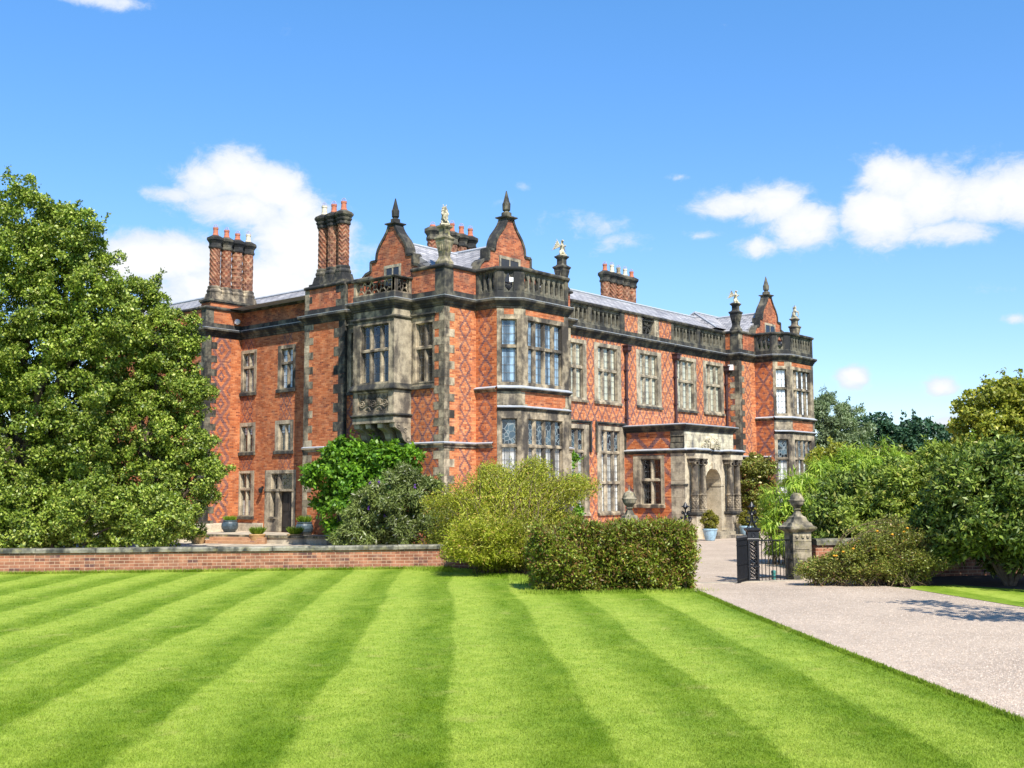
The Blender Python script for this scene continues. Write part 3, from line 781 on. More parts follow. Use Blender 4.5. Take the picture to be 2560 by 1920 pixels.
def window(F, a0, a1, z0, z1, lights, lz0, lz1, transoms=(), m_='stone_mid', gl='glass', blind=None, blind_z=None, sill=None, hood=None, recess=0.14, proud=0.012, split=None, parent=HOUSE, room=True, splay=0.0, props=None):
    mb = MB()
    l0, l1 = lights[0][0], lights[-1][1]
    F.box(mb, a0, l0, -0.34, proud, lz0, lz1)
    F.box(mb, l1, a1, -0.34, proud, lz0, lz1)
    F.box(mb, a0, a1, -0.34, proud + 0.004, lz1, z1)
    F.box(mb, a0, a1, -0.34, proud + 0.004, z0, lz0)
    # moulded inner order of the jambs and head
    F.box(mb, l0 - 0.001, l0 + 0.045, -0.30, -0.085, lz0, lz1 - 0.045)
    F.box(mb, l1 - 0.045, l1 + 0.001, -0.30, -0.085, lz0, lz1 - 0.045)
    F.box(mb, l0 - 0.001, l1 + 0.001, -0.30, -0.08, lz1 - 0.045, lz1 + 0.001)
    for (p, q), (r, s_) in zip(lights, lights[1:]):
        mb2 = (q + r) / 2; w = (r - q) / 2
        # mullion with chamfered edges
        for zz0, zz1 in ((lz0, lz1),):
            pts = [(-w, -0.27), (-w, -0.13), (-w * 0.45, -0.05), (w * 0.45, -0.05), (w, -0.13), (w, -0.27)]
            B_ = [F.p(mb2 + a, o, zz0) for a, o in pts]; T_ = [F.p(mb2 + a, o, zz1) for a, o in pts]
            for i in range(len(pts) - 1):
                mb.face([B_[i], B_[i + 1], T_[i + 1], T_[i]])
    for za, zb in transoms:
        F.box(mb, l0 - 0.03, l1 + 0.03, -0.27, -0.025, za, zb - 0.03)
        mb.face([F.p(l0 - 0.03, -0.025, zb - 0.03), F.p(l1 + 0.03, -0.025, zb - 0.03), F.p(l1 + 0.03, -0.12, zb + 0.02), F.p(l0 - 0.03, -0.12, zb + 0.02)])
    w_ = mb.build('window', m_, parent, props=props)
    zs = [lz0, lz1] if split is None else [lz0, split, lz1]
    for i, (za, zb) in enumerate(zip(zs, zs[1:])):
        gm = MB(); gm.face([F.p(l0, -recess, za), F.p(l1, -recess, za), F.p(l1, -recess, zb), F.p(l0, -recess, zb)])
        gm.build('glass', gl if not (split is not None and i == 1) else 'glass_ornate', w_)
    if blind:
        bz = blind_z or (lz0, lz1)
        bm_ = MB(); bm_.face([F.p(l0 - .1, -recess - 0.035, bz[0]), F.p(l1 + .1, -recess - 0.035, bz[0]), F.p(l1 + .1, -recess - 0.035, bz[1]), F.p(l0 - .1, -recess - 0.035, bz[1])])
        bm_.build('curtain' if 'curtain' in blind else 'blind', blind, w_)
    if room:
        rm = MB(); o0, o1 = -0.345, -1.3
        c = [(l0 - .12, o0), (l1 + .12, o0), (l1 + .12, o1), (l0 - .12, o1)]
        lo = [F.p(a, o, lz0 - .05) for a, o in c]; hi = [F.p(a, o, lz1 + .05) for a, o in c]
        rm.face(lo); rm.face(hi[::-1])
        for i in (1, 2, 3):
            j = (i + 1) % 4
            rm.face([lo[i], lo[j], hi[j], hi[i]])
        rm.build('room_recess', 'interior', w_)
    if sill:
        za, zb, pr, sm = sill
        s_ = MB()
        F.box(s_, a0 - 0.03, a1 + 0.03, 0.0, pr, za, zb - 0.04)
        s_.face([F.p(a0 - .03, pr, zb - .04), F.p(a1 + .03, pr, zb - .04), F.p(a1 + .03, 0.014, zb), F.p(a0 - .03, 0.014, zb)])
        s_.build('sill', sm, w_)
    if hood:
        zt, drop, hm = hood
        h_ = MB()
        for (pr, hh, oo) in ((0.11, 0.07, 0.0), (0.06, 0.08, 0.07)):
            F.box(h_, a0 - 0.14 + oo, a1 + 0.14 - oo, 0.0, pr, zt - oo - hh, zt - oo)
        if drop:
            for s0, s1 in ((a0 - 0.14, a0 - 0.02), (a1 + 0.02, a1 + 0.14)):
                F.box(h_, s0, s1, 0.0, 0.108, zt - drop, zt - 0.071)
        h_.build('hood_mould', hm, w_)
    return w_

def quoins(corner, d1, d2, z0, z1, name='quoin', m_='stone_quoin', h=0.31, long_=0.62, short=0.31, proud=0.012, start=0, parent=HOUSE, skip=()):
    """alternating corner stones; d1 and d2 run away from the corner along the two walls (None where there is no second wall)"""
    mb = MB(); k = start
    c = Vector((corner[0], corner[1], 0)); d1 = Vector((*d1, 0)); d2 = Vector((*d2, 0))
    z = z0
    while z < z1 - 0.05:
        zt = min(z + h, z1)
        a, b = (long_, short) if k % 2 == 0 else (short, long_)
        o = c - d1 * proud - d2 * proud
        mb.obox(o + Vector((0, 0, z + 0.004)), d1 * (a + proud), d2 * (b + proud), Vector((0, 0, zt - z - 0.008)))
        z = zt; k += 1
    return mb.build(name, m_, parent)

# --- plan of the wall faces (right of a->b is outside)
BR = [(0.0, 8.75), (-0.15, 8.75), (-0.15, 5.98), (0.0, 5.98)]          # chimney breast on the west side
BAY = [(1.93, 0.0), (1.93, -1.17), (2.67, -1.86), (5.90, -1.86), (6.63, -1.17), (6.63, 0.0)]
TX = 25.32; TY = 0.43
TBAY = [(TX + 1.93, TY), (TX + 1.93, TY - 1.17), (TX + 2.67, TY - 1.86), (TX + 5.85, TY - 1.86), (TX + 6.58, TY - 1.17), (TX + 6.58, TY)]
WX = 0.82; WY = 14.9; WC = -1.28
MY = 1.3

# west face of the main block
Fw = Frame((0, 0), (0, -1))                # a = -y
wall((0, 5.98), (0, 0), GZ, 6.30, 'brick_west')
wall((0, 0.56), (0, 0), 6.30, Z_TOP, 'brick')
wall((0, 5.98), (0, 4.45), 6.30, Z_TOP, 'stone_mid', [(0.15, 1.35, 6.5, 9.1)])
wall((0, 1.95), (0, 0.56), 6.30, Z_TOP, 'stone_mid', [(0.12, 1.37, 6.5, 9.1)])
window(Fw, -1.83, -0.58, 6.5, 9.1, [(-1.66, -1.24), (-1.08, -0.66)], 6.56, 9.02, [(7.93, 8.06)], 'stone_mid', 'glass_dark', sill=(6.25, 6.40, 0.13, 'stone_dark'), hood=(9.42, 0, 'stone_dark'))
window(Fw, -5.83, -4.63, 6.5, 9.1, [(-5.70, -5.30), (-5.14, -4.74)], 6.56, 9.02, [(7.93, 8.06)], 'stone_mid', 'glass_dark', sill=(6.25, 6.40, 0.13, 'stone_dark'), hood=(9.42, 0, 'stone_dark'))
# chimney breast
wall((0.0, 8.75), (-0.15, 8.75), GZ, Z_TOP, 'brick')
wall((-0.15, 8.75), (-0.15, 5.98), GZ, Z_TOP, 'brick')
wall((-0.15, 5.98), (0.0, 5.98), GZ, Z_TOP, 'stone_dark')
quoins((-0.15, 8.75), (0, -1), (1, 0), GZ, Z_TOP, 'quoin', 'stone_quoin', 0.335, 0.62, 0.33, start=1)
quoins((-0.15, 5.98), (0, 1), (1, 0), GZ, Z_TOP, 'quoin', 'stone_quoin_dark', 0.42, 0.72, 0.40)
# south front, main block
wall((0, 0), (1.93, 0), GZ, Z_TOP, 'brick_column')
wall((6.63, 0), (8.5, 0), GZ, Z_TOP, 'brick_column')
wall((8.5, 0), (8.5, MY), GZ, Z_TOP, 'brick')
quoins((0, 0), (1, 0), (0, 1), GZ, Z_TOP, 'quoin', 'stone_quoin', 0.335, 0.60, 0.30)
quoins((8.5, 0), (-1, 0), (0, 1), GZ, Z_TOP, 'quoin', 'stone_quoin', 0.335, 0.60, 0.30)

def bay(B, col, white, ret):
    """two storey canted bay of stone windows between brick bands"""
    L = lambda i: (Vector(B[i + 1]) - Vector(B[i])).length
    for i in (0, 4):
        wall(B[i], B[i + 1], GZ, Z_TOP, ret if i == 0 else 'brick')
    for i in (1, 2, 3):
        ln = L(i)
        e = 0.20 if i != 2 else 0.30
        wall(B[i], B[i + 1], GZ, 0.86, 'brick')
        wall(B[i], B[i + 1], 5.5, 6.14, 'brick' if i != 1 else 'stone_light')
        wall(B[i], B[i + 1], 9.36, Z_TOP, 'brick')
        F = Frame(B[i], Vector(B[i + 1]) - Vector(B[i]))
        if i == 2:
            s = 0.45
            pitch = (ln - 2 * s + 0.23) / 4
            li = [(s + k * pitch, s + k * pitch + pitch - 0.23) for k in range(4)]
        else:
            li = [(0.18, ln - 0.18)]
        window(F, 0, ln, 0.86, 5.34, li, 1.02, 5.02, [(3.83, 3.95), (2.36, 2.48)], 'stone_mid' if i != 2 else 'stone_mid', 'glass', 'curtain_grey' if not white else 'curtain_white', (1.0, 4.0), split=3.92)
        window(F, 0, ln, 6.30, 9.37, li, 6.54, 9.18, [(7.98, 8.11)], 'stone_mid', 'glass', col, (6.5, 9.2))
        # stone quoins of the brick bands
        for zz in (((9.37, Z_TOP, 0.30),), ((5.62, 6.12, 0.24), (5.5, 5.62, 0.4))):
            for sd_ in (0, 1):
                mb = MB()
                for z0, z1, w in zz:
                    F.box(mb, 0.0 if sd_ == 0 else ln - w, w if sd_ == 0 else ln, -0.1, 0.011, z0 + .004, z1 - .004)
                mb.build('quoin', 'stone_quoin', HOUSE)
    mb = MB(); mb.sweep(B[1:5], [(0.0, 6.14), (0.05, 6.16), (0.05, 6.20), (0.17, 6.24), (0.17, 6.27)]); mb.build('string_course', 'stone_dark', HOUSE)
    mb = MB(); mb.sweep(B[1:5], [(0.17, 6.27), (0.18, 6.30), (0.0, 6.40)]); mb.build('lead_capping', 'lead', HOUSE)
    # the upper string returns along the side wall
    mb = MB(); mb.sweep(B[0:2], [(0.0, 6.12), (0.05, 6.14), (0.05, 6.18), (0.16, 6.23), (0.16, 6.27)]); mb.build('string_course', 'stone_mid', HOUSE)
    mb = MB(); mb.sweep(B[0:2], [(0.16, 6.27), (0.17, 6.29), (0.0, 6.37)]); mb.build('lead_capping', 'lead', HOUSE)
    mb = MB(); mb.sweep(B[1:5], [(0.0, 5.34), (0.03, 5.36), (0.05, 5.40), (0.13, 5.45), (0.13, 5.47)]); mb.build('string_course', 'stone_dark', HOUSE)
    mb = MB(); mb.sweep(B[1:5], [(0.13, 5.47), (0.14, 5.50), (0.0, 5.56)]); mb.build('lead_capping', 'lead', HOUSE)
bay(BAY, 'curtain_blue', False, 'brick_return')
bay(TBAY, 'blind_white', True, 'brick_tower_side')

# ground floor string course round the main block
SP = [(0.0, 3.79), (0.05, 3.80), (0.05, 3.87), (0.12, 3.93), (0.12, 3.97)]
for pth in ([(0, 5.98), (0, 0), (1.93, 0), (1.93, -0.97)], [(-0.15, 8.75), (-0.15, 5.98)], [(6.63, 0), (8.5, 0), (8.5, MY)], [(TX, MY), (TX, TY), (TX + 1.93, TY), (TX + 1.93, TY - 0.97)]):
    mb = MB(); mb.sweep(pth, SP); mb.build('string_course', 'stone_mid', HOUSE)
    mb = MB(); mb.sweep(pth, [(0.12, 3.97), (0.13, 4.0), (0.0, 4.05)]); mb.build('lead_capping', 'lead', HOUSE)

# --- oriel on the west side
Fo = Frame((-1.0, 0), (0, -1))
OY0, OY1 = 1.92, 4.45
wall((-1.0, OY1), (-1.0, OY0), 6.30, Z_TOP, 'stone_mid', [(0.30, 2.25, 6.5, 9.1)], name='oriel_wall')
wall((0.0, OY1), (-1.0, OY1), 5.2, Z_TOP, 'stone_mid', name='oriel_wall')
wall((-1.0, OY0), (0.0, OY0), 6.30, Z_TOP, 'stone_light', name='oriel_wall')
window(Fo, -4.15, -2.20, 6.5, 9.1, [(-3.98, -3.50), (-3.34, -2.86), (-2.70, -2.24)], 6.58, 9.02, [(7.88, 8.0)], 'stone_mid', 'glass_dark', sill=None)
OP = [(0, OY1), (-1.0, OY1), (-1.0, OY0), (0, OY0)]
mb = MB(); mb.sweep(OP, [(0.0, 9.20), (0.03, 9.22), (0.08, 9.28), (0.08, 9.32), (0.0, 9.36)]); mb.build('string_course', 'stone_dark', HOUSE)
mb = MB(); mb.sweep(OP, [(0.0, 6.20), (0.05, 6.22), (0.13, 6.27), (0.13, 6.32), (0.02, 6.50)]); mb.build('oriel_sill', 'stone_dark', HOUSE)
wall((-1.0, OY0), (0.0, OY0), 5.24, 6.22, 'stone_light', name='oriel_wall')
wall((-1.0, OY1), (-1.0, OY0), 5.24, 6.22, 'stone_mid', [(0.33, 2.20, 5.34, 6.14)], name='oriel_wall')
# carved apron of linked rings, scrolls and bosses, set back in its frame
mb = MB()
y_a, y_b = OY1 - 0.33, OY1 - 2.20
mb.face([(-0.93, y_a, 5.34), (-0.93, y_b, 5.34), (-0.93, y_b, 6.14), (-0.93, y_a, 6.14)])
for p, q in (((y_a, 5.34), (y_a, 6.14)), ((y_b, 5.34), (y_b, 6.14)), ((y_a, 5.34), (y_b, 5.34)), ((y_a, 6.14), (y_b, 6.14))):
    mb.face([(-1.0, *p), (-1.0, *q), (-0.93, *q), (-0.93, *p)])
def ring(mb, c, r, thick, ax, n=14, a0=0.0, a1=2 * math.pi):
    pts = []
    for k in range(n + 1):
        t = a0 + (a1 - a0) * k / n
        pts.append(Vector(c) + Vector(ax[0]) * r * math.cos(t) + Vector(ax[1]) * r * math.sin(t))
    mb.tube(pts, thick, 5)
AXW = ((0, -1, 0), (0, 0, 1))
for k in range(3):
    yc = y_a - 0.22 - k * 0.70
    ring(mb, (-0.95, yc, 5.68), 0.14, 0.030, AXW); ring(mb, (-0.95, yc, 5.68), 0.05, 0.035, AXW)
    ring(mb, (-0.95, yc, 6.06), 0.16, 0.028, AXW, 8, math.pi, 2 * math.pi)
    if k < 2:
        ym = yc - 0.35
        ring(mb, (-0.95, ym, 5.38), 0.15, 0.030, AXW, 8, 0, math.pi)
        mb.box((-0.985, ym - .11, 5.70), (-0.92, ym + .11, 5.92)); mb.box((-1.005, ym - .05, 5.76), (-0.97, ym + .05, 5.86))
        mb.tube([(-0.95, yc - .16, 5.60), (-0.95, ym, 5.66), (-0.95, ym - .20, 5.60)], 0.026, 5)
        mb.tube([(-0.95, yc - .16, 5.80), (-0.95, ym, 6.00), (-0.95, ym - .20, 5.80)], 0.022, 5)
mb.build('carved_panel', 'stone_mid', HOUSE)
mb = MB(); mb.sweep(OP, [(0.0, 5.10), (0.05, 5.13), (0.09, 5.18), (0.09, 5.22), (0.0, 5.25)]); mb.build('string_course', 'stone_dark', HOUSE)
mb = MB(); mb.prism([(0.0, OY0), (0.0, OY1), (-1.0, OY1), (-1.0, OY0)][::-1], 4.86, 5.12)
mb.build('oriel_base', 'stone_light', HOUSE)
for k in range(4):                         # four carved console brackets
    y0 = OY0 + 0.01 + k * (OY1 - OY0 - 0.34) / 3
    out = [(0, 4.02), (0.16, 4.02), (0.34, 4.08), (0.46, 4.22), (0.52, 4.40), (0.60, 4.52), (0.78, 4.60), (0.90, 4.66), (0.92, 4.80), (0.92, 4.855), (0, 4.855)]
    mb = MB(); mb.slab((0, y0, 0), (-1, 0, 0), (0, 1, 0), out, 0.32)
    ring(mb, (-0.70, y0 - 0.01, 4.70), 0.07, 0.02, ((1, 0, 0), (0, 0, 1))); ring(mb, (-0.16, y0 - 0.01, 4.18), 0.09, 0.02, ((1, 0, 0), (0, 0, 1)))
    ring(mb, (-0.32, y0 - 0.01, 4.55), 0.10, 0.018, ((1, 0, 0), (0, 0, 1)))
    mb.build('bracket', 'stone_light', HOUSE)

# --- middle range, south front
Fm = Frame((0, MY), (1, 0))
W1 = [(9.25, 11.50), (12.15, 14.48), (15.90, 18.30), (19.72, 21.95), (22.70, 25.0)]
GW = [(9.25, 11.65), (12.32, 14.68), (19.9, 22.2), (22.75, 25.05)]
holes = [(a - 8.5, b - 8.5, 6.42, 9.46) for a, b in W1] + [(a - 8.5, b - 8.5, 0.85, 5.28) for a, b in GW]
wall((8.5, MY), (TX, MY), GZ, Z_TOP, 'brick_lattice', holes)
for k, (a, b) in enumerate(W1):
    c = (a + b) / 2
    li = [(c - 0.93, c - 0.51), (c - 0.30, c + 0.12 + 0.0), (c + 0.33, c + 0.75)]
    li = [(c - 0.83 + i * 0.62, c - 0.83 + i * 0.62 + 0.42) for i in range(3)]
    window(Fm, a, b, 6.42, 9.46, li, 6.58, 9.27, [(8.03, 8.17)], 'stone_light' if k != 1 else 'stone_light', 'glass', 'blind_cream' if k < 4 else 'blind_cream', (6.5, 9.3) if k != 4 else (6.5, 9.3), sill=(6.36, 6.50, 0.09, 'stone_dark' if k in (2, 3) else 'stone_mid'))
for k, (a, b) in enumerate(GW):
    c = (a + b) / 2
    li = [(c - 0.80 + i * 0.62, c - 0.80 + i * 0.62 + 0.36) for i in range(3)]
    window(Fm, a, b, 0.85, 5.28, li, 1.0, 5.06, [(3.89, 4.01), (2.37, 2.49)], 'stone_light', 'glass', 'curtain_white', (1.0, 4.0), split=3.98, sill=(0.80, 0.94, 0.08, 'stone_mid'), hood=(5.47, 1.55, 'stone_dark'))
# rainwater pipes with square hopper heads
for x, y, zt, zb in ((14.83, MY, 9.52, 5.3), (19.58, MY, 9.52, 5.3), (25.17, MY, 9.3, GZ)):
    mb = MB()
    mb.tube([(x, y - 0.11, zb), (x, y - 0.11, zt - 0.25)], 0.075, 10)
    mb.stack((x, y - 0.17), [(0.09, zt - 0.36), (0.17, zt - 0.26), (0.17, zt - 0.06), (0.21, zt - 0.04), (0.21, zt + 0.02)], 4, math.pi / 4)
    for z in (8.2, 6.7, 5.7):
        mb.box((x - 0.11, y - 0.19, z), (x + 0.11, y - 0.001, z + 0.07))
    mb.build('downpipe', 'iron_brown', HOUSE)
mb = MB()
mb.obox((25.10, 1.04, 9.06), (0.08, -0.30, 0), (0.24, 0.08, 0), (0.0, 0, 0.32)); mb.tube([(25.3, 1.2, 9.2), (25.3, 1.32, 9.2)], 0.05, 6)
mb.build('floodlight', 'white_paint', HOUSE)

# --- east tower
wall((TX, MY), (TX, TY), GZ, Z_TOP, 'brick_tower_side')
wall((TX, TY), TBAY[0], GZ, Z_TOP, 'brick_tower')
wall(TBAY[5], (TX + 8.4, TY), GZ, Z_TOP, 'brick_tower')
wall((TX + 8.4, TY), (TX + 8.4, 15), GZ, Z_TOP, 'brick')
quoins((TX, TY), (1, 0), (0, 1), GZ, Z_TOP, 'quoin', 'stone_quoin', 0.335, 0.60, 0.30)
quoins((TX + 8.4, TY), (-1, 0), (0, 1), GZ, Z_TOP, 'quoin', 'stone_quoin', 0.335, 0.60, 0.30)

# --- west wing
Fg = Frame((WX, 0), (0, -1))
def wh(c, w, za, zb): return (WY - c - w / 2, WY - c + w / 2, za, zb)
WW = [(14.31, 1.32, 6.9, 9.03, 7.0, 8.9, 8.2), (11.30, 1.32, 6.9, 9.03, 7.0, 8.9, 8.2)]
WMID = [(14.33, 1.36, 3.9, 5.42, 4.02, 5.26), (11.38, 1.36, 3.9, 5.42, 4.02, 5.26)]
hl = [wh(14.30, 1.34, 6.86, 9.06), wh(11.28, 1.34, 6.86, 9.06), wh(14.34, 1.40, 3.88, 5.44), wh(11.38, 1.40, 3.88, 5.44), wh(14.38, 1.44, 0.72, 3.06), wh(11.62, 2.35, 0.12, 3.06)]
wall((WX, WY), (WX, 8.75), GZ, Z_TOP, 'brick_panels', hl)
for c in (14.30, 11.28):
    window(Fg, -c - .67, -c + .67, 6.86, 9.06, [(-c - .44, -c - .06), (-c + .08, -c + .46)], 7.0, 8.90, [(8.14, 8.26)], 'stone_mid', 'glass', 'blind_white' if c < 12 else 'curtain_grey', (6.9, 9.0), sill=(6.78, 6.96, 0.10, 'stone_dark'))
for c in (14.34, 11.38):
    window(Fg, -c - .70, -c + .70, 3.88, 5.44, [(-c - .44, -c - .06), (-c + .08, -c + .46)], 4.02, 5.26, (), 'stone_light', 'glass_dark', 'blind_white', (4.85, 5.3), sill=(3.82, 4.0, 0.10, 'stone_dark'))
window(Fg, -14.38 - .72, -14.38 + .72, 0.72, 3.06, [(-14.38 - .44, -14.38 - .06), (-14.38 + .08, -14.38 + .46)], 0.88, 2.94, [(2.10, 2.22)], 'stone_light', 'glass_dark', 'curtain_white', (0.8, 1.6), sill=(0.68, 0.86, 0.10, 'stone_dark'))
window(Fg, -12.80, -10.44, 2.04, 3.06, [(-12.32, -11.96), (-11.70, -10.72)], 2.14, 2.90, (), 'stone_light', 'glass_dark')
mb = MB()                                  # garden door below the toplights, with a side light
Fg.box(mb, -12.78, -12.34, -0.3, 0.018, 0.125, 2.05); Fg.box(mb, -11.94, -11.72, -0.3, 0.018, 0.125, 2.05); Fg.box(mb, -10.72, -10.46, -0.3, 0.018, 0.125, 2.05)
Fg.box(mb, -12.34, -11.94, -0.3, 0.015, 0.125, 0.74); Fg.box(mb, -12.40, -11.90, 0.0, 0.09, 0.74, 0.84); Fg.box(mb, -12.80, -10.44, -0.02, 0.05, 2.05, 2.16)
mb.build('door_surround', 'stone_light', HOUSE)
mb = MB(); mb.face([Fg.p(-12.34, -0.2, 0.84), Fg.p(-11.94, -0.2, 0.84), Fg.p(-11.94, -0.2, 2.05), Fg.p(-12.34, -0.2, 2.05)]); mb.build('side_light', 'glass_dark', HOUSE)
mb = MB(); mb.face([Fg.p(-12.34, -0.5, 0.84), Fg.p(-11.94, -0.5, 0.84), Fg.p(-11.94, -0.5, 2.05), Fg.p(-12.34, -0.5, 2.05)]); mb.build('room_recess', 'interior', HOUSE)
mb = MB(); Fg.box(mb, -11.72, -10.72, -0.28, -0.20, 0.125, 2.05)
for a in (-11.62, -11.18):
    Fg.box(mb, a, a + 0.36, -0.2, -0.175, 0.35, 0.95); Fg.box(mb, a, a + 0.36, -0.2, -0.175, 1.1, 1.9)
dr = mb.build('door', 'oak_dark', HOUSE)
mb = MB(); ring(mb, Fg.p(-10.84, -0.16, 1.15), 0.04, 0.012, ((0, 1, 0), (0, 0, 1)), 8); mb.build('handle', 'black_iron', dr)
wall((WC, 26), (WC, WY), GZ, Z_TOP, 'brick')
wall((WC, WY), (WX, WY), GZ, Z_TOP, 'brick_wing')
quoins((WC, WY), (1, 0), (0, 1), GZ, Z_TOP, 'quoin', 'stone_quoin_dark', 0.335, 0.66, 0.34)
mb = MB(); mb.sweep([(WC, 26), (WC, WY), (WX, WY), (WX, 12.9)], [(0.0, GZ), (0.05, GZ), (0.05, 0.44), (0.0, 0.52)]); mb.build('plinth', 'paving', HOUSE)
mb = MB()                                  # white lamp under the wing parapet
mb.stack((0.42, WY - 0.16), [(0.02, 10.34), (0.13, 10.40), (0.15, 10.50), (0.10, 10.60), (0.02, 10.64)], 12); mb.box((0.39, WY - 0.1, 10.42), (0.45, WY - 0.001, 10.5))
mb.build('wall_lamp', 'white_paint', HOUSE)
mb = MB()
mb.stack((WX - 0.16, 12.92), [(0.03, 1.95), (0.09, 2.0), (0.11, 2.16), (0.03, 2.24)], 8); mb.box((WX - 0.1, 12.89, 2.2), (WX - 0.001, 12.95, 2.3))
mb.build('wall_lamp', 'black_iron', HOUSE)

# --- cornice, all at one level round the house
CORN = [(0.0, 9.62), (0.05, 9.66), (0.05, 9.72), (0.10, 9.75), (0.12, 9.82), (0.15, 9.83), (0.24, 9.92), (0.26, 9.93), (0.26, 10.02)]
PATHS = [
    [(WC, 26), (WC, WY), (WX, WY), (WX, 8.75)],
    [(0.0, 8.75), (-0.15, 8.75), (-0.15, 5.98), (0.0, 5.98)],
    [(0, 5.98), (0, OY1), (-1.0, OY1), (-1.0, OY0), (0, OY0), (0, 0), (1.93, 0), *BAY[1:5], (6.63, 0), (8.5, 0), (8.5, MY), (TX, MY), (TX, TY), *TBAY, (TX + 8.4, TY), (TX + 8.4, 15)]]
for pth in PATHS:
    mb = MB(); mb.sweep(pth, CORN); mb.build('cornice', 'stone_dark', HOUSE)
    mb = MB(); mb.sweep(pth, [(0.26, 10.02), (0.265, 10.045), (0.0, 10.085)]); mb.build('lead_capping', 'lead', HOUSE)
    mb = MB(); mb.sweep(pth, [(0.02, 10.05), (0.02, 10.31), (-0.3, 10.31)]); mb.build('parapet_base', 'stone_dark', HOUSE)

# --- parapets
CB, CT = 10.31, 11.25
def parapet(p, q, m_, top=CT):
    a, b = Vector((*p, 0)), Vector((*q, 0)); d = (b - a).normalized(); n = Vector((d.y, -d.x, 0))
    mb = MB(); mb.obox(a - n * 0.28 + Vector((0, 0, CB)), b - a, n * 0.28, Vector((0, 0, top - CB)))
    return mb.build('parapet', m_, HOUSE)
def coping(pth, z=CT, w=0.11):
    mb = MB(); mb.sweep(pth, [(-0.34, z), (w - 0.03, z), (w, z + 0.05), (w, z + 0.10), (w - 0.06, z + 0.15), (-0.34, z + 0.16)]); mb.build('coping', 'stone_dark', HOUSE)
def balustrade(p, q, step=0.36, piers=True, n_=None):
    a, b = Vector((*p, 0)), Vector((*q, 0)); L = (b - a).length; F = Frame(p, b - a)
    mb = MB()
    k = n_ or max(1, round(L / step)); w = L / k
    F.box(mb, 0, L, -0.24, -0.01, CB, CB + 0.05); F.box(mb, 0, L, -0.22, -0.03, CT - 0.07, CT)
    for i in range(k + 1):
        x = i * w; h = 0.045
        x0, x1 = max(0, x - h), min(L, x + h)
        F.box(mb, x0, x1, -0.20, -0.04, CB + 0.05, CT - 0.07)
    for i in range(k):
        x0, x1 = i * w + 0.045, (i + 1) * w - 0.045; xm = (x0 + x1) / 2
        for xa, sg in ((x0, 1), (x1, -1)):
            for zz, hh in ((CT - 0.07, -0.30), (CB + 0.05, 0.20)):
                tri = [(xa, zz), (xa, zz + hh), (xa + sg * (xm - x0) * 0.55, zz + hh * 0.45), (xm, zz)]
                mb.slab(F.p(0, -0.19, 0), F.d, F.n, tri, 0.13)
    mb.tube([F.p(0, -0.26, CB + 0.35), F.p(L, -0.26, CB + 0.35)], 0.018, 5)
    return mb.build('balustrade', 'stone_balustrade', HOUSE)
def pier(F, a0, a1, o1=0.02, zt=CT):
    mb = MB(); F.box(mb, a0, a1, -0.28, o1, CB, zt - 0.002)
    F.box(mb, a0 + 0.05, a1 - 0.05, o1, o1 + 0.015, CB + 0.1, zt - 0.12)
    mb.build('parapet_pier', 'stone_dark', HOUSE)

# main block, west then south
parapet((-0.15, 8.75), (-0.15, 5.98), 'brick_gable')
quoins((-0.15, 5.98), (0, 1), (1, 0), CB, CT, 'quoin', 'stone_quoin_dark', 0.31, 0.62, 0.3)
quoins((-0.15, 8.75), (0, -1), (1, 0), CB, CT, 'quoin', 'stone_quoin', 0.31, 0.5, 0.3, start=1)
parapet((0, 5.98), (0, 4.4), 'brick_gable')
wall((0.0, 5.98), (-0.15, 5.98), CB, CT, 'stone_dark')
parapet((0, 1.98), (0, 0.0), 'brick_gable')
parapet((0.281, 0), (1.93, 0), 'brick_gable')
parapet((6.63, 0), (8.5, 0), 'brick_gable')
quoins((0, 0), (1, 0), (0, 1), CB, CT, 'quoin', 'stone_quoin', 0.31, 0.46, 0.40)
coping([(-0.15, 8.75), (-0.15, 5.98)]); coping([(0, 5.98), (0, OY1)])
coping([(0, OY0), (0, 0), (1.93, 0), *BAY[1:5], (6.63, 0), (8.5, 0), (8.5, MY), (TX, MY), (TX, TY), *TBAY, (TX + 8.4, TY), (TX + 8.4, 15)])
# pierced oriel parapet of rings and struts
def pierced(p, q, k):
    a, b = Vector((*p, 0)), Vector((*q, 0)); L = (b - a).length; F = Frame(p, b - a); zt = 10.93
    mb = MB()
    F.box(mb, 0, L, -0.22, 0.01, CB, CB + 0.06); F.box(mb, 0, 0.14, -0.2, 0.0, CB + .06, zt); F.box(mb, L - 0.14, L, -0.2, 0.0, CB + .06, zt)
    w = (L - 0.28) / k; zm = (CB + 0.06 + zt) / 2; hz = (zt - CB - 0.06) / 2
    for i in range(k):
        c = F.p(0.14 + w * (i + .5), -0.1, zm)
        ring(mb, c, 0.12, 0.034, (tuple(F.d), (0, 0, 1)), 12)
        for sx_ in (-1, 1):
            for sz_ in (-1, 1):
                mb.tube([c + F.d * sx_ * 0.09 + Vector((0, 0, sz_ * 0.09)), c + F.d * sx_ * w * 0.5 + Vector((0, 0, sz_ * hz))], 0.034, 5)
    mb.build('pierced_parapet', 'stone_mid', HOUSE)
pierced((-1.0, OY1), (-1.0, OY0), 5); pierced((-1.0, OY0 + .001), (0.0, OY0 + .001), 2)
mb = MB(); mb.sweep(OP, [(-0.26, 10.93), (0.06, 10.93), (0.09, 10.97), (0.09, 11.01), (-0.26, 11.06)]); mb.build('coping', 'stone_dark', HOUSE)

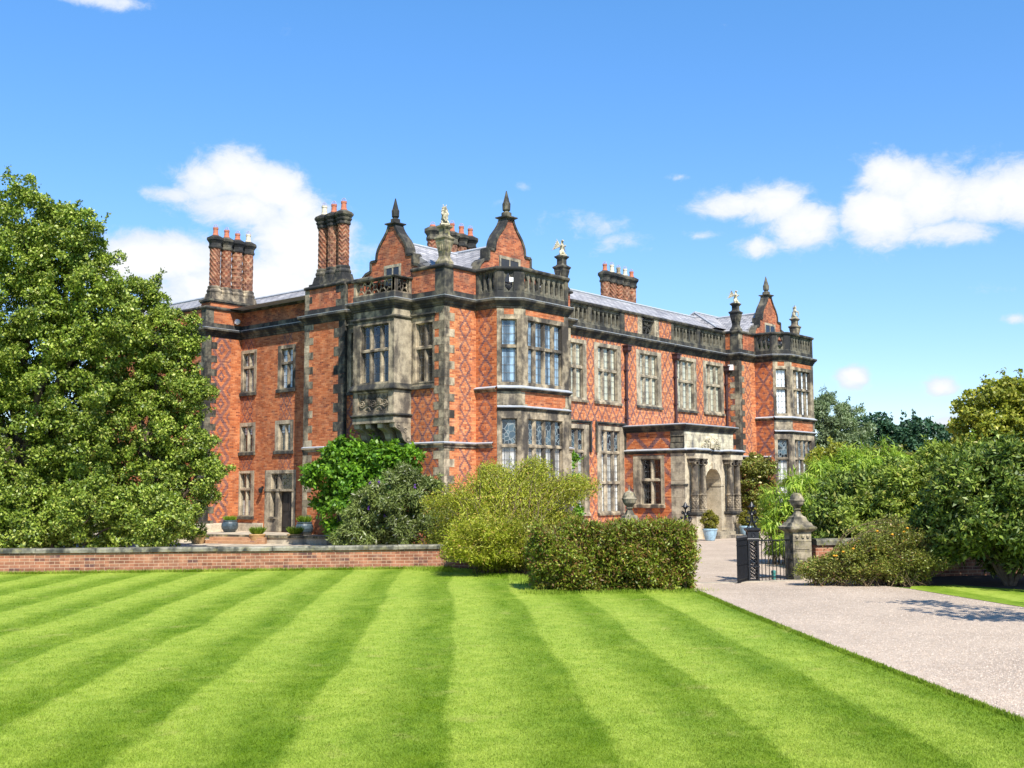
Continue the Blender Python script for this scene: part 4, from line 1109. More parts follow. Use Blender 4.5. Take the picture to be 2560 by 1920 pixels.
def bay_parapet(B):
    L = lambda i: (Vector(B[i + 1]) - Vector(B[i])).length
    for i in range(5):
        F = Frame(B[i], Vector(B[i + 1]) - Vector(B[i])); ln = L(i)
        if i in (0, 4):
            pier(F, 0.0, 0.16) if i == 0 else pier(F, ln - 0.16, ln)
            balustrade(F.p(0.16 if i == 0 else 0.14, 0, 0)[:2], F.p(ln - (0.14 if i == 0 else 0.16), 0, 0)[:2], n_=3)
            pier(F, ln - 0.14, ln) if i == 0 else pier(F, 0, 0.14)
        elif i in (1, 3):
            pier(F, 0.0, 0.30); pier(F, ln - 0.30, ln)
            balustrade(F.p(0.30, 0, 0)[:2], F.p(ln - 0.30, 0, 0)[:2], n_=1)
        else:
            pier(F, 0.0, 0.22); pier(F, ln - 0.22, ln)
            balustrade(F.p(0.22, 0, 0)[:2], F.p(ln - 0.22, 0, 0)[:2], n_=8)
bay_parapet(BAY); bay_parapet(TBAY)
mb = MB(); mb.obox((2.24, -1.60, 10.74), (0.12, -0.115, 0), (0.03, 0.03, 0), (0, 0, 0.18)); mb.build('notice_plate', 'white_paint', HOUSE)
# middle range parapet
wall((8.5, 0), (8.5, MY), CB, CT, 'brick')
for a, b in ((8.5, 11.66), (11.97, 14.46), (19.62, 22.09), (22.44, 25.05)):
    balustrade((a, MY), (b, MY), 0.355)
for a, b in ((11.66, 11.97), (14.46, 14.86), (19.37, 19.62), (22.09, 22.44), (25.05, 25.31)):
    pier(Fm, a, b)
parapet((14.86, MY), (16.07, MY), 'brick_lattice'); parapet((18.13, MY), (19.37, MY), 'brick_lattice')
for a in (16.07, 17.70):
    mb = MB(); Fm.box(mb, a, a + 0.43, -0.28, 0.012, CB, CT - 0.002)
    for k in range(5):
        ring(mb, Fm.p(a + 0.21, 0.012, CB + 0.16 + k * 0.16), 0.06 + 0.03 * (k % 2), 0.022, ((1, 0, 0), (0, 0, 1)), 8)
    mb.build('carved_panel', 'stone_light', HOUSE)
mb = MB(); cc = Fm.p(17.10, -0.12, 10.78)
Fm.box(mb, 16.5, 17.70, -0.24, 0.0, CB, CB + 0.05)
ring(mb, cc, 0.44, 0.055, ((1, 0, 0), (0, 0, 1)), 24); ring(mb, cc, 0.10, 0.05, ((1, 0, 0), (0, 0, 1)), 12)
for k in range(6):
    a = k * math.pi / 3 + 0.3
    v = Vector((math.cos(a), 0, math.sin(a)))
    mb.tube([cc + v * 0.1, cc + v * 0.42], 0.045, 6)
    ring(mb, cc + v * 0.26, 0.09, 0.025, ((1, 0, 0), (0, 0, 1)), 8)
mb.build('rosette', 'stone_dark', HOUSE)
# east tower and wing parapets
quoins((TX, TY), (1, 0), (0, 1), CB, CT, 'quoin', 'stone_quoin', 0.31, 0.46, 0.40)
parapet((TX, MY), (TX, TY + 0.002), 'brick'); parapet((TX + 0.281, TY), TBAY[0], 'brick_gable'); parapet(TBAY[5], (TX + 8.4, TY), 'brick_gable')
parapet((WC, 26), (WC, WY), 'brick', 10.98); parapet((WC + .281, WY), (WX, WY), 'brick', 10.98); parapet((WX, WY), (WX, 8.75), 'brick_gable', 10.98)
quoins((WC, WY), (1, 0), (0, 1), CB, 10.98, 'quoin', 'stone_quoin_dark', 0.34, 0.42, 0.42)
coping([(WC, 26), (WC, WY), (WX, WY), (WX, 8.75)], 10.98, 0.10)

# --- shaped gables
def gable(F, c, z0, k, name='gable'):
    half = [(2.10, 0.0), (2.06, 0.22), (1.95, 0.40), (1.76, 0.55), (1.42, 0.64), (1.42, 1.10), (1.02, 1.10), (1.03, 1.22), (1.00, 1.42), (0.92, 1.62), (0.79, 1.83), (0.62, 2.02), (0.46, 2.20), (0.34, 2.36), (0.26, 2.50), (0.21, 2.64)]
    half = [(w * k, z * k) for w, z in half]
    out = [(c + w, z0 + z) for w, z in half] + [(c - w, z0 + z) for w, z in half[::-1]]
    mb = MB(); mb.slab(F.p(0, 0, 0), F.d, -F.n, out, 0.40)
    gb = mb.build(name, 'brick_gable', HOUSE)
    # stone coping that follows the outline
    for sg in (1, -1):
        cp = MB()
        pts = [Vector((c + sg * w, z0 + z)) for w, z in half]
        nr = []
        for i in range(len(pts)):
            t = pts[min(i + 1, len(pts) - 1)] - pts[max(i - 1, 0)]
            nn = Vector((t.y, -t.x)) * sg
            nr.append(nn.normalized())
        for i in range(len(pts) - 1):
            q = []
            seg = pts[i + 1] - pts[i]; sn = Vector((seg.y, -seg.x)).normalized() * sg
            for j in (i, i + 1):
                nj = nr[j] if 6 < j < len(pts) - 1 or j in (1, 2, 3) else sn
                q.append((pts[j] - nj * 0.06, pts[j] + nj * 0.055))
            fr, bk = 0.05, -0.46
            ring_ = lambda o: [F.p(q[0][0].x, o, q[0][0].y), F.p(q[0][1].x, o, q[0][1].y), F.p(q[1][1].x, o, q[1][1].y), F.p(q[1][0].x, o, q[1][0].y)]
            a_, b_ = ring_(fr), ring_(bk)
            cp.face(a_ if sg < 0 else a_[::-1]); cp.face(b_ if sg > 0 else b_[::-1])
            for m0 in range(4):
                n0 = (m0 + 1) % 4
                cp.face([a_[m0], a_[n0], b_[n0], b_[m0]])
        cp.build('gable_coping', 'stone_dark', gb)
    fn = MB(); cx = F.p(c, -0.2, 0); z1 = z0
    fn.stack((cx.x, cx.y), [(0.25 * k, z1 + 2.60 * k), (0.25 * k, z1 + 2.66 * k), (0.36 * k, z1 + 2.72 * k), (0.36 * k, z1 + 2.77 * k), (0.22 * k, z1 + 2.80 * k)], 4, math.pi / 4)
    fn.stack((cx.x, cx.y), [(0.22 * k, z1 + 2.79 * k), (0.22 * k, z1 + 2.96 * k), (0.12 * k, z1 + 3.02 * k), (0.11 * k, z1 + 3.05 * k), (0.17 * k, z1 + 3.10 * k), (0.18 * k, z1 + 3.38 * k), (0.14 * k, z1 + 3.46 * k), (0.02 * k, z1 + 3.98 * k)], 8, math.pi / 8)
    fn.build('finial', 'stone_dark', gb)
    return gb
def attic_window(F, c, w, z0, z1):
    mb = MB()
    F.box(mb, c - w / 2, c + w / 2, 0.0, 0.02, z1 - 0.13, z1); F.box(mb, c - w / 2, c - w / 2 + 0.13, 0.0, 0.018, z0, z1 - .13); F.box(mb, c + w / 2 - 0.13, c + w / 2, 0.0, 0.018, z0, z1 - .13)
    F.box(mb, c - 0.035, c + 0.035, 0.003, 0.014, z0, z1 - 0.13)
    wn_ = mb.build('attic_window', 'stone_light', HOUSE)
    gm = MB(); gm.face([F.p(c - w / 2 + .13, 0.004, z0), F.p(c + w / 2 - .13, 0.004, z0), F.p(c + w / 2 - .13, 0.004, z1 - .13), F.p(c - w / 2 + .13, 0.004, z1 - .13)])
    gm.build('glass', 'glass_black', wn_)
Fs = Frame((0, 0.12), (1, 0)); Ft = Frame((0, TY + 0.12), (1, 0)); Fv = Frame((0.12, 0), (0, -1))
gable(Fs, 4.30, 11.40, 1.0); attic_window(Fs, 4.28, 1.45, 11.2, 12.33)
gable(Ft, TX + 4.24, 11.40, 0.97); attic_window(Ft, TX + 4.24, 1.4, 11.2, 12.28)
gable(Fv, -3.28, 11.05, 0.93); attic_window(Fv, -3.22, 1.05, 10.9, 11.78)

# --- roofs
def roof(name, ridge_a, ridge_b, half, z_r, z_e, hip_a=0.0, hip_b=0.0, m_='slate'):
    """gabled (or hipped) slate roof over a ridge line in plan"""
    A, B = Vector((*ridge_a, 0)), Vector((*ridge_b, 0)); d = (B - A).normalized(); n = Vector((d.y, -d.x, 0))
    mb = MB()
    zr = Vector((0, 0, z_r)); ze = Vector((0, 0, z_e))
    L = (B - A).length
    for sg in (1, -1):
        P = [A - d * hip_a + n * half * sg + ze, B + d * hip_b + n * half * sg + ze, B + zr, A + zr]
        sl = math.hypot(half, z_r - z_e)
        uv = [(-hip_a, 0), (L + hip_b, 0), (L, sl), (0, sl)]
        mb.face(P if sg > 0 else P[::-1], uv if sg > 0 else uv[::-1])
    for hp, E_, s in ((hip_a, A, -1), (hip_b, B, 1)):
        P = [E_ + d * s * hp + n * half + ze, E_ + d * s * hp - n * half + ze, E_ + zr]
        mb.face(P if s > 0 else P[::-1])
    rf = mb.build(name, m_, HOUSE)
    rb = MB(); up = Vector((0, 0, 0.03))
    rb.tube([A + zr + up, B + zr + up], 0.07, 6)
    for sg in (1, -1):
        if hip_a: rb.tube([A + zr + up, A - d * hip_a + n * half * sg + ze + up], 0.05, 5)
        if hip_b: rb.tube([B + zr + up, B + d * hip_b + n * half * sg + ze + up], 0.05, 5)
    rb.build('ridge_lead', 'lead', rf)
    return rf
roof('roof', (0.45, 3.28), (8.9, 3.28), 2.75, 12.86, 11.15)
roof('roof', (4.30, 0.45), (4.30, 9.0), 2.95, 12.95, 11.15)
roof('roof', (8.6, 4.3), (27.0, 4.3), 2.72, 12.72, 11.18)
roof('roof', (TX + 4.24, 0.9), (TX + 4.24, 12.0), 3.3, 12.98, 11.15)
roof('roof', (TX + 1.9, 4.5), (TX + 6.4, 4.5), 2.0, 13.1, 11.9, 0.8, 0.8)
roof('roof', (2.9, 6.0), (2.9, 14.9 + 2.0), 2.05, 12.16, 10.98, 0, 1.2)
roof('roof', (0.75, 16.9), (0.75, 26), 1.9, 12.1, 10.98)
mb = MB(); mb.sheet([(0.02, 0.02), (8.48, 0.02), (8.48, 15), (0.02, 15)], 11.10); mb.build('roof', 'lead', HOUSE)
mb = MB(); mb.sheet([(8.5, MY), (TX, MY), (TX, 8), (8.5, 8)], 11.10); mb.build('roof', 'lead', HOUSE)
mb = MB(); mb.sheet([(TX, TY), (TX + 8.4, TY), (TX + 8.4, 15), (TX, 15)], 11.10); mb.build('roof', 'lead', HOUSE)
mb = MB(); mb.sheet([(WC, WY), (8.5, WY), (8.5, 26), (WC, 26)], 10.9); mb.build('roof', 'lead', HOUSE)
wall((TX, 8), (8.5, 8), GZ, 11.1, 'brick'); wall((TX + 8.4, 15), (TX, 15), GZ, 11.1, 'brick'); wall((8.5, 26), (WC, 26), GZ, 11.0, 'brick'); wall((8.5, 8), (8.5, 26), GZ, 11.0, 'brick'); wall((TX, 15), (TX, 8), GZ, 11.1, 'brick')
for B_, z_ in ((BAY, 10.31), (TBAY, 10.31)):
    mb = MB(); mb.sheet(B_, z_ - 0.002); mb.build('bay_roof', 'lead', HOUSE)
mb = MB(); mb.sheet([(0, OY0), (0, OY1), (-1, OY1), (-1, OY0)][::-1], 10.305); mb.build('bay_roof', 'lead', HOUSE)
mb = MB(); mb.obox((0.75, 4.9, 11.9), (1.1, 0.0, 0.55), (0, 0.12, 0), (0, 0, 0.2)); mb.build('roof_flashing', 'lead', HOUSE)

# --- chimney stacks with carved brick shafts
def tri(x): return abs((x % 1.0) - 0.5) * 4 - 1
PAT = {
    'spiral': lambda a, z: tri(a * 8 + z / 0.24) * 0.9,
    'zigzag': lambda a, z: tri(z / 0.20 + 0.42 * tri(a * 5)) * 0.9,
    'lozenge': lambda a, z: max(tri(a * 6 + z / 0.36), tri(a * 6 - z / 0.36)) * 0.9,
    'knot': lambda a, z: tri(a * 6) * tri(z / 0.3),
    'honeycomb': lambda a, z: max(tri(a * 5 + 0.5 * (int(z / 0.22) % 2)), tri(z / 0.22)) * 0.8}
def chimney_shaft(cx, cy, z0, z1, r, pat, parent):
    mb = MB(); n, k = 40, int((z1 - z0) / 0.035)
    f = PAT[pat]
    G_ = []
    for j in range(k + 1):
        z = z0 + (z1 - z0) * j / k
        row = []
        for i in range(n):
            a = i / n
            rr = r * (1 + 0.085 * f(a, z - z0))
            row.append((cx + rr * math.cos(2 * math.pi * a), cy + rr * math.sin(2 * math.pi * a), z))
        G_.append(row)
    for j in range(k):
        for i in range(n):
            i2 = (i + 1) % n
            u0, u1 = i / n * 2 * math.pi * r, (i + 1) / n * 2 * math.pi * r
            va, vb = G_[j][i][2], G_[j + 1][i][2]
            mb.face([G_[j][i], G_[j][i2], G_[j + 1][i2], G_[j + 1][i]], [(u0, va), (u1, va), (u1, vb), (u0, vb)], 1 if f((i + .5) / n, (va + vb) / 2 - z0) > 0.05 else 0)
    return mb.build('chimney_shaft', ['brick_shaft', 'brick_ridge'], parent)
def chimney(cs, pats, pots, rect, z_b, base_m='brick', star=False, cap_m='stone_dark', base_stone=None):
    """base, moulded plinth, one shaft, cap and pot per flue"""
    x0, y0, x1, y1 = rect
    mb = MB(); mb.box((x0, y0, z_b), (x1, y1, 11.42))
    st = mb.build('chimney_stack', base_m, HOUSE)
    mb = MB(); mb.box((x0 - .10, y0 - .10, 11.42), (x1 + .10, y1 + .10, 11.52)); mb.box((x0 - .05, y0 - .05, 11.36), (x1 + .05, y1 + .05, 11.421))
    mb.build('chimney_ledge', cap_m, st)
    for (cx, cy), pt_, pot in zip(cs, pats, pots):
        mb = MB()
        mb.stack((cx, cy), [(0.37, 11.52), (0.30, 11.86)], 4, math.pi / 4)
        mb.stack((cx, cy), [(0.335, 11.62), (0.34, 11.90), (0.36, 11.94), (0.36, 12.0), (0.30, 12.10), (0.315, 12.14), (0.315, 12.2), (0.28, 12.24)], 8)
        mb.build('chimney_base', base_stone or cap_m, st)
        chimney_shaft(cx, cy, 12.2, 14.2, 0.258, pt_, st)
        mb = MB()
        prof = [(0.30, 14.15), (0.315, 14.19), (0.315, 14.26), (0.285, 14.28), (0.29, 14.40), (0.35, 14.50), (0.40, 14.56), (0.40, 14.68), (0.36, 14.70), (0.20, 14.80)]
        mb.stack((cx, cy), prof, 8)
        if star:
            mb.stack((cx, cy), [(0.28, 14.42), (0.36, 14.50), (0.42, 14.58), (0.42, 14.66), (0.30, 14.69)], 8, 0.0)
            mb.stack((cx, cy), [(0.30, 14.30), (0.34, 14.36), (0.36, 14.42), (0.30, 14.46)], 8, 0.0)
        mb.build('chimney_cap', cap_m, st)
        tall, pm = pot
        if tall > 0:
            mb = MB()
            mb.stack((cx, cy), [(0.15, 14.78), (0.15, 14.86), (0.125, 14.90), (0.115, 14.78 + tall - .08), (0.135, 14.78 + tall - .06), (0.135, 14.78 + tall)], 14)
            ring(mb, (cx, cy, 14.80 + tall), 0.12, 0.012, ((1, 0, 0), (0, 1, 0)), 12)
            mb.build('chimney_pot', pm, st)
            wc = MB()
            for q in range(4):
                a = q * math.pi / 4
                ring(wc, (cx, cy, 14.80 + tall), 0.125, 0.008, ((math.cos(a), math.sin(a), 0), (0, 0, 1.35)), 8, 0, math.pi)
            wc.build('wire_cowl', 'cowl', st)
T, Bf = 'terracotta', 'pot_buff'
chimney([(0.35, 6.72), (0.35, 7.40), (0.35, 8.08)], ['zigzag', 'lozenge', 'spiral'], [(0.42, T), (0.40, T), (0.44, Bf)], (0.0, 6.32, 0.72, 8.48), 11.3, 'stone_dark', True)
chimney([(-0.52, 15.4), (0.14, 15.4), (0.80, 15.4), (1.46, 15.4)], ['spiral', 'knot', 'honeycomb', 'lozenge'], [(0.42, T), (0.40, T), (0.34, T), (0.42, Bf)], (-0.98, 15.0, 1.90, 15.8), 10.9, 'brick', False, base_stone='stone_mid')
chimney([(5.30, 5.9), (5.98, 5.9), (6.66, 5.9), (7.34, 5.9), (8.0, 5.9)], ['zigzag', 'spiral', 'lozenge', 'lozenge', 'honeycomb'], [(0.10, T), (0.3, T), (0.42, T), (0.40, T), (0.40, T)], (4.9, 5.5, 8.4, 6.3), 11.1)
chimney([(19.62, 5.9), (20.32, 5.9), (21.0, 5.9), (21.68, 5.9), (22.36, 5.9)], ['lozenge', 'spiral', 'zigzag', 'lozenge', 'honeycomb'], [(0.40, T), (0.46, Bf), (0.40, 'stone_mid'), (0.42, Bf), (0.36, T)], (19.2, 5.5, 22.8, 6.3), 11.1)

# --- statue pedestals on the parapet
PED = [(0.27, 11.40), (0.27, 11.50), (0.20, 11.62), (0.17, 11.74), (0.19, 11.95), (0.26, 12.32), (0.26, 12.40), (0.315, 12.48), (0.315, 12.53), (0.20, 12.60), (0.165, 12.66), (0.165, 12.88), (0.20, 12.93), (0.25, 12.98), (0.25, 13.04)]
for c, m_ in (((0.25, 0.25), 'stone_lichen'), ((8.25, 0.28), 'stone_dark'), ((TX + 0.25, TY + 0.27), 'stone_dark'), ((TX + 8.0, TY + 0.3), 'stone_mid')):
    mb = MB(); mb.stack(c, PED, 4, math.pi / 4)
    for k in range(4):                   # carved leaves on the vase
        a = k * math.pi / 2
        for s in (-.09, 0, .09):
            q = Vector((c[0] + 0.225 * math.cos(a) - s * math.sin(a), c[1] + 0.225 * math.sin(a) + s * math.cos(a), 12.12))
            mb.tube([q - Vector((0, 0, .16)), q, q + Vector((0, 0, .16))], [0.012, 0.035, 0.02], 5)
    mb.build('pedestal', m_, HOUSE)
    mb = MB(); mb.box((c[0] - .27, c[1] - .27, CB), (c[0] + .27, c[1] + .27, 11.40)); mb.build('pedestal_block', 'stone_dark', HOUSE)

# --- entrance porch
PX0, PX1, PY = 14.75, 19.60, -2.26
Fp = Frame((PX0, 0), (0, -1)); Ff = Frame((0, PY), (1, 0))
wall((PX0, MY), (PX0, -1.45), GZ, 5.0, 'brick_porch', [(MY - 0.80, MY + 1.07, 1.22, 3.80)])
window(Fp, -0.80, 1.07, 1.22, 3.80, [(-0.34, 0.20), (0.33, 0.86)], 1.36, 3.62, [(2.50, 2.62)], 'stone_light', 'glass_dark', sill=(1.16, 1.36, 0.12, 'stone_mid'))
wall((PX0, -1.45), (PX0, PY), GZ, 3.90, 'stone_ashlar')
wall((PX0, -1.45), (PX0, PY), 3.90, 5.0, 'stone_dark')
mb = MB()
for k, z in enumerate((4.12, 4.42, 4.72)):
    Fp.box(mb, 1.47, 2.25, 0.0, 0.05 if k != 1 else 0.02, z, z + 0.26)
mb.build('quoin', 'stone_quoin_dark', HOUSE)
DX = 17.34; DR = 0.80
AP = [(PX0, PY), (DX - DR, PY), (DX + DR, PY), (PX1, PY)]
wall(AP[0], AP[1], GZ, 3.90, 'stone_porch'); wall(AP[2], AP[3], GZ, 3.90, 'stone_porch')
mb = MB(); N = 18                        # arch spandrels over the doorway
for i in range(N):
    a0, a1 = math.pi * i / N, math.pi * (i + 1) / N
    p0, p1 = (DX - DR * math.cos(a0), 2.33 + DR * math.sin(a0)), (DX - DR * math.cos(a1), 2.33 + DR * math.sin(a1))
    mb.face([(p0[0], PY, p0[1]), (p1[0], PY, p1[1]), (p1[0], PY, 3.90), (p0[0], PY, 3.90)])
    mb.face([(p0[0], PY, p0[1]), (p0[0], PY + 1.0, p0[1]), (p1[0], PY + 1.0, p1[1]), (p1[0], PY, p1[1])])
for sg in (-1, 1):
    x = DX + sg * DR
    mb.face([(x, PY, GZ), (x, PY + 1.0, GZ), (x, PY + 1.0, 2.33), (x, PY, 2.33)])
mb.build('doorway_arch', 'stone_porch', HOUSE)
mb = MB()                                # arch moulding, keystone and imposts
for r0, pr in ((DR + 0.02, 0.07), (DR + 0.17, 0.04)):
    for i in range(N):
        a0, a1 = math.pi * i / N, math.pi * (i + 1) / N
        q = [(DX - r_ * math.cos(a), z_) for r_, a, z_ in ((r0, a0, 2.33 + r0 * math.sin(a0)), (r0 + .14, a0, 2.33 + (r0 + .14) * math.sin(a0)), (r0 + .14, a1, 2.33 + (r0 + .14) * math.sin(a1)), (r0, a1, 2.33 + r0 * math.sin(a1)))]
        mb.slab((0, PY, 0), (1, 0, 0), (0, -1, 0), q, pr)
Ff.box(mb, DX - 0.10, DX + 0.10, 0.0, 0.13, 3.10, 3.42)
for sg in (-1, 1):
    x0, x1 = sorted((DX + sg * (DR - .03), DX + sg * (DR + 0.30)))
    Ff.box(mb, x0, x1, -0.6, 0.09, 2.24, 2.34)
    Ff.box(mb, x0 + (.03 if sg > 0 else 0), x1 - (0 if sg > 0 else .03), 0.0, 0.06, 0.0, 2.24)
mb.build('arch_moulding', 'stone_porch', HOUSE)
mb = MB()                                # panelled oak door in its recess
mb.box((DX - DR, PY + 0.95, -0.02), (DX + DR, PY + 1.0, 2.33))
for i in range(N):
    a0, a1 = math.pi * i / N, math.pi * (i + 1) / N
    mb.face([(DX, PY + 0.95, 2.33), (DX - DR * math.cos(a0), PY + .95, 2.33 + DR * math.sin(a0)), (DX - DR * math.cos(a1), PY + .95, 2.33 + DR * math.sin(a1))][::-1])
for x in (-0.74, -0.02, 0.70):
    mb.box((DX + x - (.0 if x < 0 else .0), PY + 0.89, 0.0), (DX + x + 0.07, PY + 0.95, 2.2))
for z in (0.0, 0.9, 1.5, 2.16):
    mb.box((DX - 0.74, PY + 0.90, z), (DX + 0.77, PY + 0.951, z + 0.09))
for x in (-0.55, -0.36, 0.17, 0.36):
    mb.box((DX + x, PY + 0.92, 1.0), (DX + x + .1, PY + .951, 2.1)); mb.box((DX + x, PY + 0.92, 0.15), (DX + x + .1, PY + .951, 0.85))
dr = mb.build('front_door', 'oak', HOUSE)
mb = MB(); ring(mb, (DX + 0.12, PY + 0.87, 1.15), 0.06, 0.014, ((1, 0, 0), (0, 0, 1)), 10); mb.build('handle', 'black_iron', dr)
# attic stage with carved crest
wall((PX0, PY), (PX1, PY), 3.90, 5.0, 'stone_attic'); wall((PX1, PY), (PX1, MY), GZ, 5.0, 'stone_ashlar')
PP = [(PX0, MY), (PX0, PY), (PX1, PY), (PX1, MY)]
mb = MB(); mb.sweep(PP, [(0.0, 4.96), (0.06, 5.0), (0.06, 5.06), (0.13, 5.12), (0.13, 5.17), (0.24, 5.24), (0.24, 5.28)]); mb.build('cornice', 'stone_dark', HOUSE)
mb = MB(); mb.sweep(PP, [(0.24, 5.28), (0.25, 5.31), (0.0, 5.36)]); mb.sheet([(PX0, PY), (PX1, PY), (PX1, MY), (PX0, MY)], 5.36); mb.build('lead_capping', 'lead', HOUSE)
CX = [15.17, 15.92, 18.66, 19.38]; CY = -2.56
SPL = [(PX0, MY), (PX0, PY), (CX[0] - .26, PY), (CX[0] - .26, PY - .52), (CX[1] + .26, PY - .52), (CX[1] + .26, PY), (CX[2] - .26, PY), (CX[2] - .26, PY - .52), (CX[3] + .26, PY - .52), (CX[3] + .26, PY), (PX1 + 0.25, PY)]
mb = MB(); mb.sweep(SPL, [(0.0, 3.86), (0.03, 3.89), (0.03, 3.93), (0.11, 3.98), (0.11, 4.02)]); mb.build('string_course', 'stone_dark', HOUSE)
mb = MB(); mb.sweep(SPL, [(0.11, 4.02), (0.12, 4.05), (0.0, 4.12), ]); mb.build('lead_capping', 'lead', HOUSE)
mb = MB(); mb.sweep([(PX0, -1.45), (PX0, PY), (PX0 + .2, PY)], [(0.0, 2.24), (0.06, 2.27), (0.06, 2.33), (0, 2.36)]); mb.build('string_course', 'stone_dark', HOUSE)
for a, b in ((CX[0] - .26, CX[1] + .26), (CX[2] - .26, CX[3] + .26)):
    mb = MB(); mb.box((a, PY - .52, 3.60), (b, PY - .001, 3.87))
    mb.build('entablature', 'stone_porch', HOUSE)
for a, b in ((CX[0], CX[1]), (CX[2], CX[3])):
    mb = MB()
    mb.box((a - .27, PY - .56, 0.84), (b + .27, PY - .001, 0.95)); mb.box((a - .24, PY - .53, 0.78), (b + .24, PY - .001, 0.841))
    mb.build('pedestal_cap', 'stone_dark', HOUSE)
    mb = MB()
    for c in (a, b):
        mb.box((c - .20, PY - .50, GZ), (c + .20, PY - .03, 0.78)); mb.box((c - .13, PY - .53, 0.35), (c + .13, PY - .50, 0.68))
        mb.box((c - .24, PY - .54, GZ), (c + .24, PY - .02, 0.10))
    mb.box((a + .2, PY - .30, GZ), (b - .2, PY - .04, 0.77))
    mb.build('pedestal', 'stone_porch', HOUSE)
for c in CX:
    mb = MB()
    mb.stack((c, CY), [(0.23, 0.95), (0.23, 1.0), (0.20, 1.02), (0.215, 1.06), (0.18, 1.10)], 16)
    # carved lower drum
    n, k = 28, 14
    G_ = [[(c + (0.17 + 0.02 * max(tri(i / n * 7 + j / 4), tri(i / n * 7 - j / 4))) * math.cos(2 * math.pi * i / n), CY + (0.17 + 0.02 * max(tri(i / n * 7 + j / 4), tri(i / n * 7 - j / 4))) * math.sin(2 * math.pi * i / n), 1.10 + 0.66 * j / k) for i in range(n)] for j in range(k + 1)]
    for j in range(k):
        for i in range(n):
            mb.face([G_[j][i], G_[j][(i + 1) % n], G_[j + 1][(i + 1) % n], G_[j + 1][i]])
    mb.stack((c, CY), [(0.19, 1.76), (0.205, 1.79), (0.205, 1.83), (0.17, 1.86), (0.172, 1.9), (0.145, 3.24), (0.165, 3.26), (0.165, 3.29), (0.145, 3.31)], 18)
    # ionic capital with two volutes
    for sg in (-1, 1):
        ring(mb, (c + sg * 0.17, CY - 0.14, 3.40), 0.065, 0.035, ((1, 0, 0), (0, 0, 1)), 10)
        mb.tube([(c + sg * 0.17, CY - 0.16, 3.40), (c + sg * 0.17, CY + 0.2, 3.40)], 0.06, 8)
    mb.box((c - .2, CY - .16, 3.44), (c + .2, CY + .22, 3.52)); mb.box((c - .22, CY - .19, 3.52), (c + .22, CY + .24, 3.60))
    mb.build('column', 'stone_mid', HOUSE)
mb = MB()                                # carved crest, a half round of scrolls
cz = Vector((DX - 0.1, PY - 0.02, 4.12))
rr = random.Random(5)
mb.slab((DX - 0.1, PY, 0), (1, 0, 0), (0, -1, 0), [(-.95, 4.11)] + [(0.95 * -math.cos(math.pi * i / 12), 4.12 + 0.58 * math.sin(math.pi * i / 12)) for i in range(13)] + [(.95, 4.11)], 0.07)
for i in range(46):
    a = rr.uniform(0.05, math.pi - 0.05); q = math.sqrt(rr.uniform(0.03, 1))
    c = cz + Vector((math.cos(a) * 0.9 * q, -0.08, math.sin(a) * 0.56 * q + 0.02))
    ring(mb, c, rr.uniform(0.035, 0.085), rr.uniform(0.018, 0.032), ((1, 0, 0), (0, 0, 1)), 8, rr.uniform(0, 3), rr.uniform(4, 7))
mb.tube([cz + Vector((0, -.11, .05)), cz + Vector((0, -.13, .28)), cz + Vector((0, -.10, .52))], [0.16, 0.18, 0.06], 8)
mb.build('carved_crest', 'stone_statue', HOUSE)
mb = MB()
mb.box((DX - 1.55, PY - 1.15, GZ), (DX + 1.15, PY - .2, GZ + 0.15)); mb.box((DX - 1.0, PY - 0.75, GZ + .15), (DX + 1.0, PY + 0.2, GZ + 0.30)); mb.box((DX - 0.8, PY - 0.35, GZ + .3), (DX + 0.8, PY + 1.0, -0.02))
mb.build('door_steps', 'stone_light', HOUSE)


# ------------------------------------------------------------------ statues on the parapet
def skinned(name, chains, m_, parent=None, levels=1):
    """one continuous body grown round connected joints; chains = [[(x, y, z, radius)...]], first chain holds the root"""
    me = bpy.data.meshes.new(name)
    verts, edges, rad, idx = [], [], [], {}
    def vid(p):
        key = tuple(round(c, 4) for c in p[:3])
        if key not in idx:
            idx[key] = len(verts); verts.append(p[:3]); rad.append(p[3])
        return idx[key]
    for ch in chains:
        ids = [vid(p) for p in ch]
        edges += [(a, b) for a, b in zip(ids, ids[1:]) if a != b]
    me.from_pydata(verts, edges, [])
    ob = bpy.data.objects.new(name, me)
    COL.objects.link(ob)
    sk = ob.modifiers.new('skin', 'SKIN')
    sk.use_smooth_shade = True
    for i, v in enumerate(me.skin_vertices[0].data):
        v.radius = (rad[i], rad[i]); v.use_root = (i == 0)
    sub = ob.modifiers.new('sub', 'SUBSURF'); sub.levels = levels; sub.render_levels = levels
    dg = bpy.context.evaluated_depsgraph_get()
    new = bpy.data.meshes.new_from_object(ob.evaluated_get(dg))
    ob.modifiers.clear(); old = ob.data; ob.data = new; bpy.data.meshes.remove(old)
    new.name = name
    new.materials.clear(); new.materials.append(M[m_])
    if parent is not None: adopt(ob, parent)
    return ob

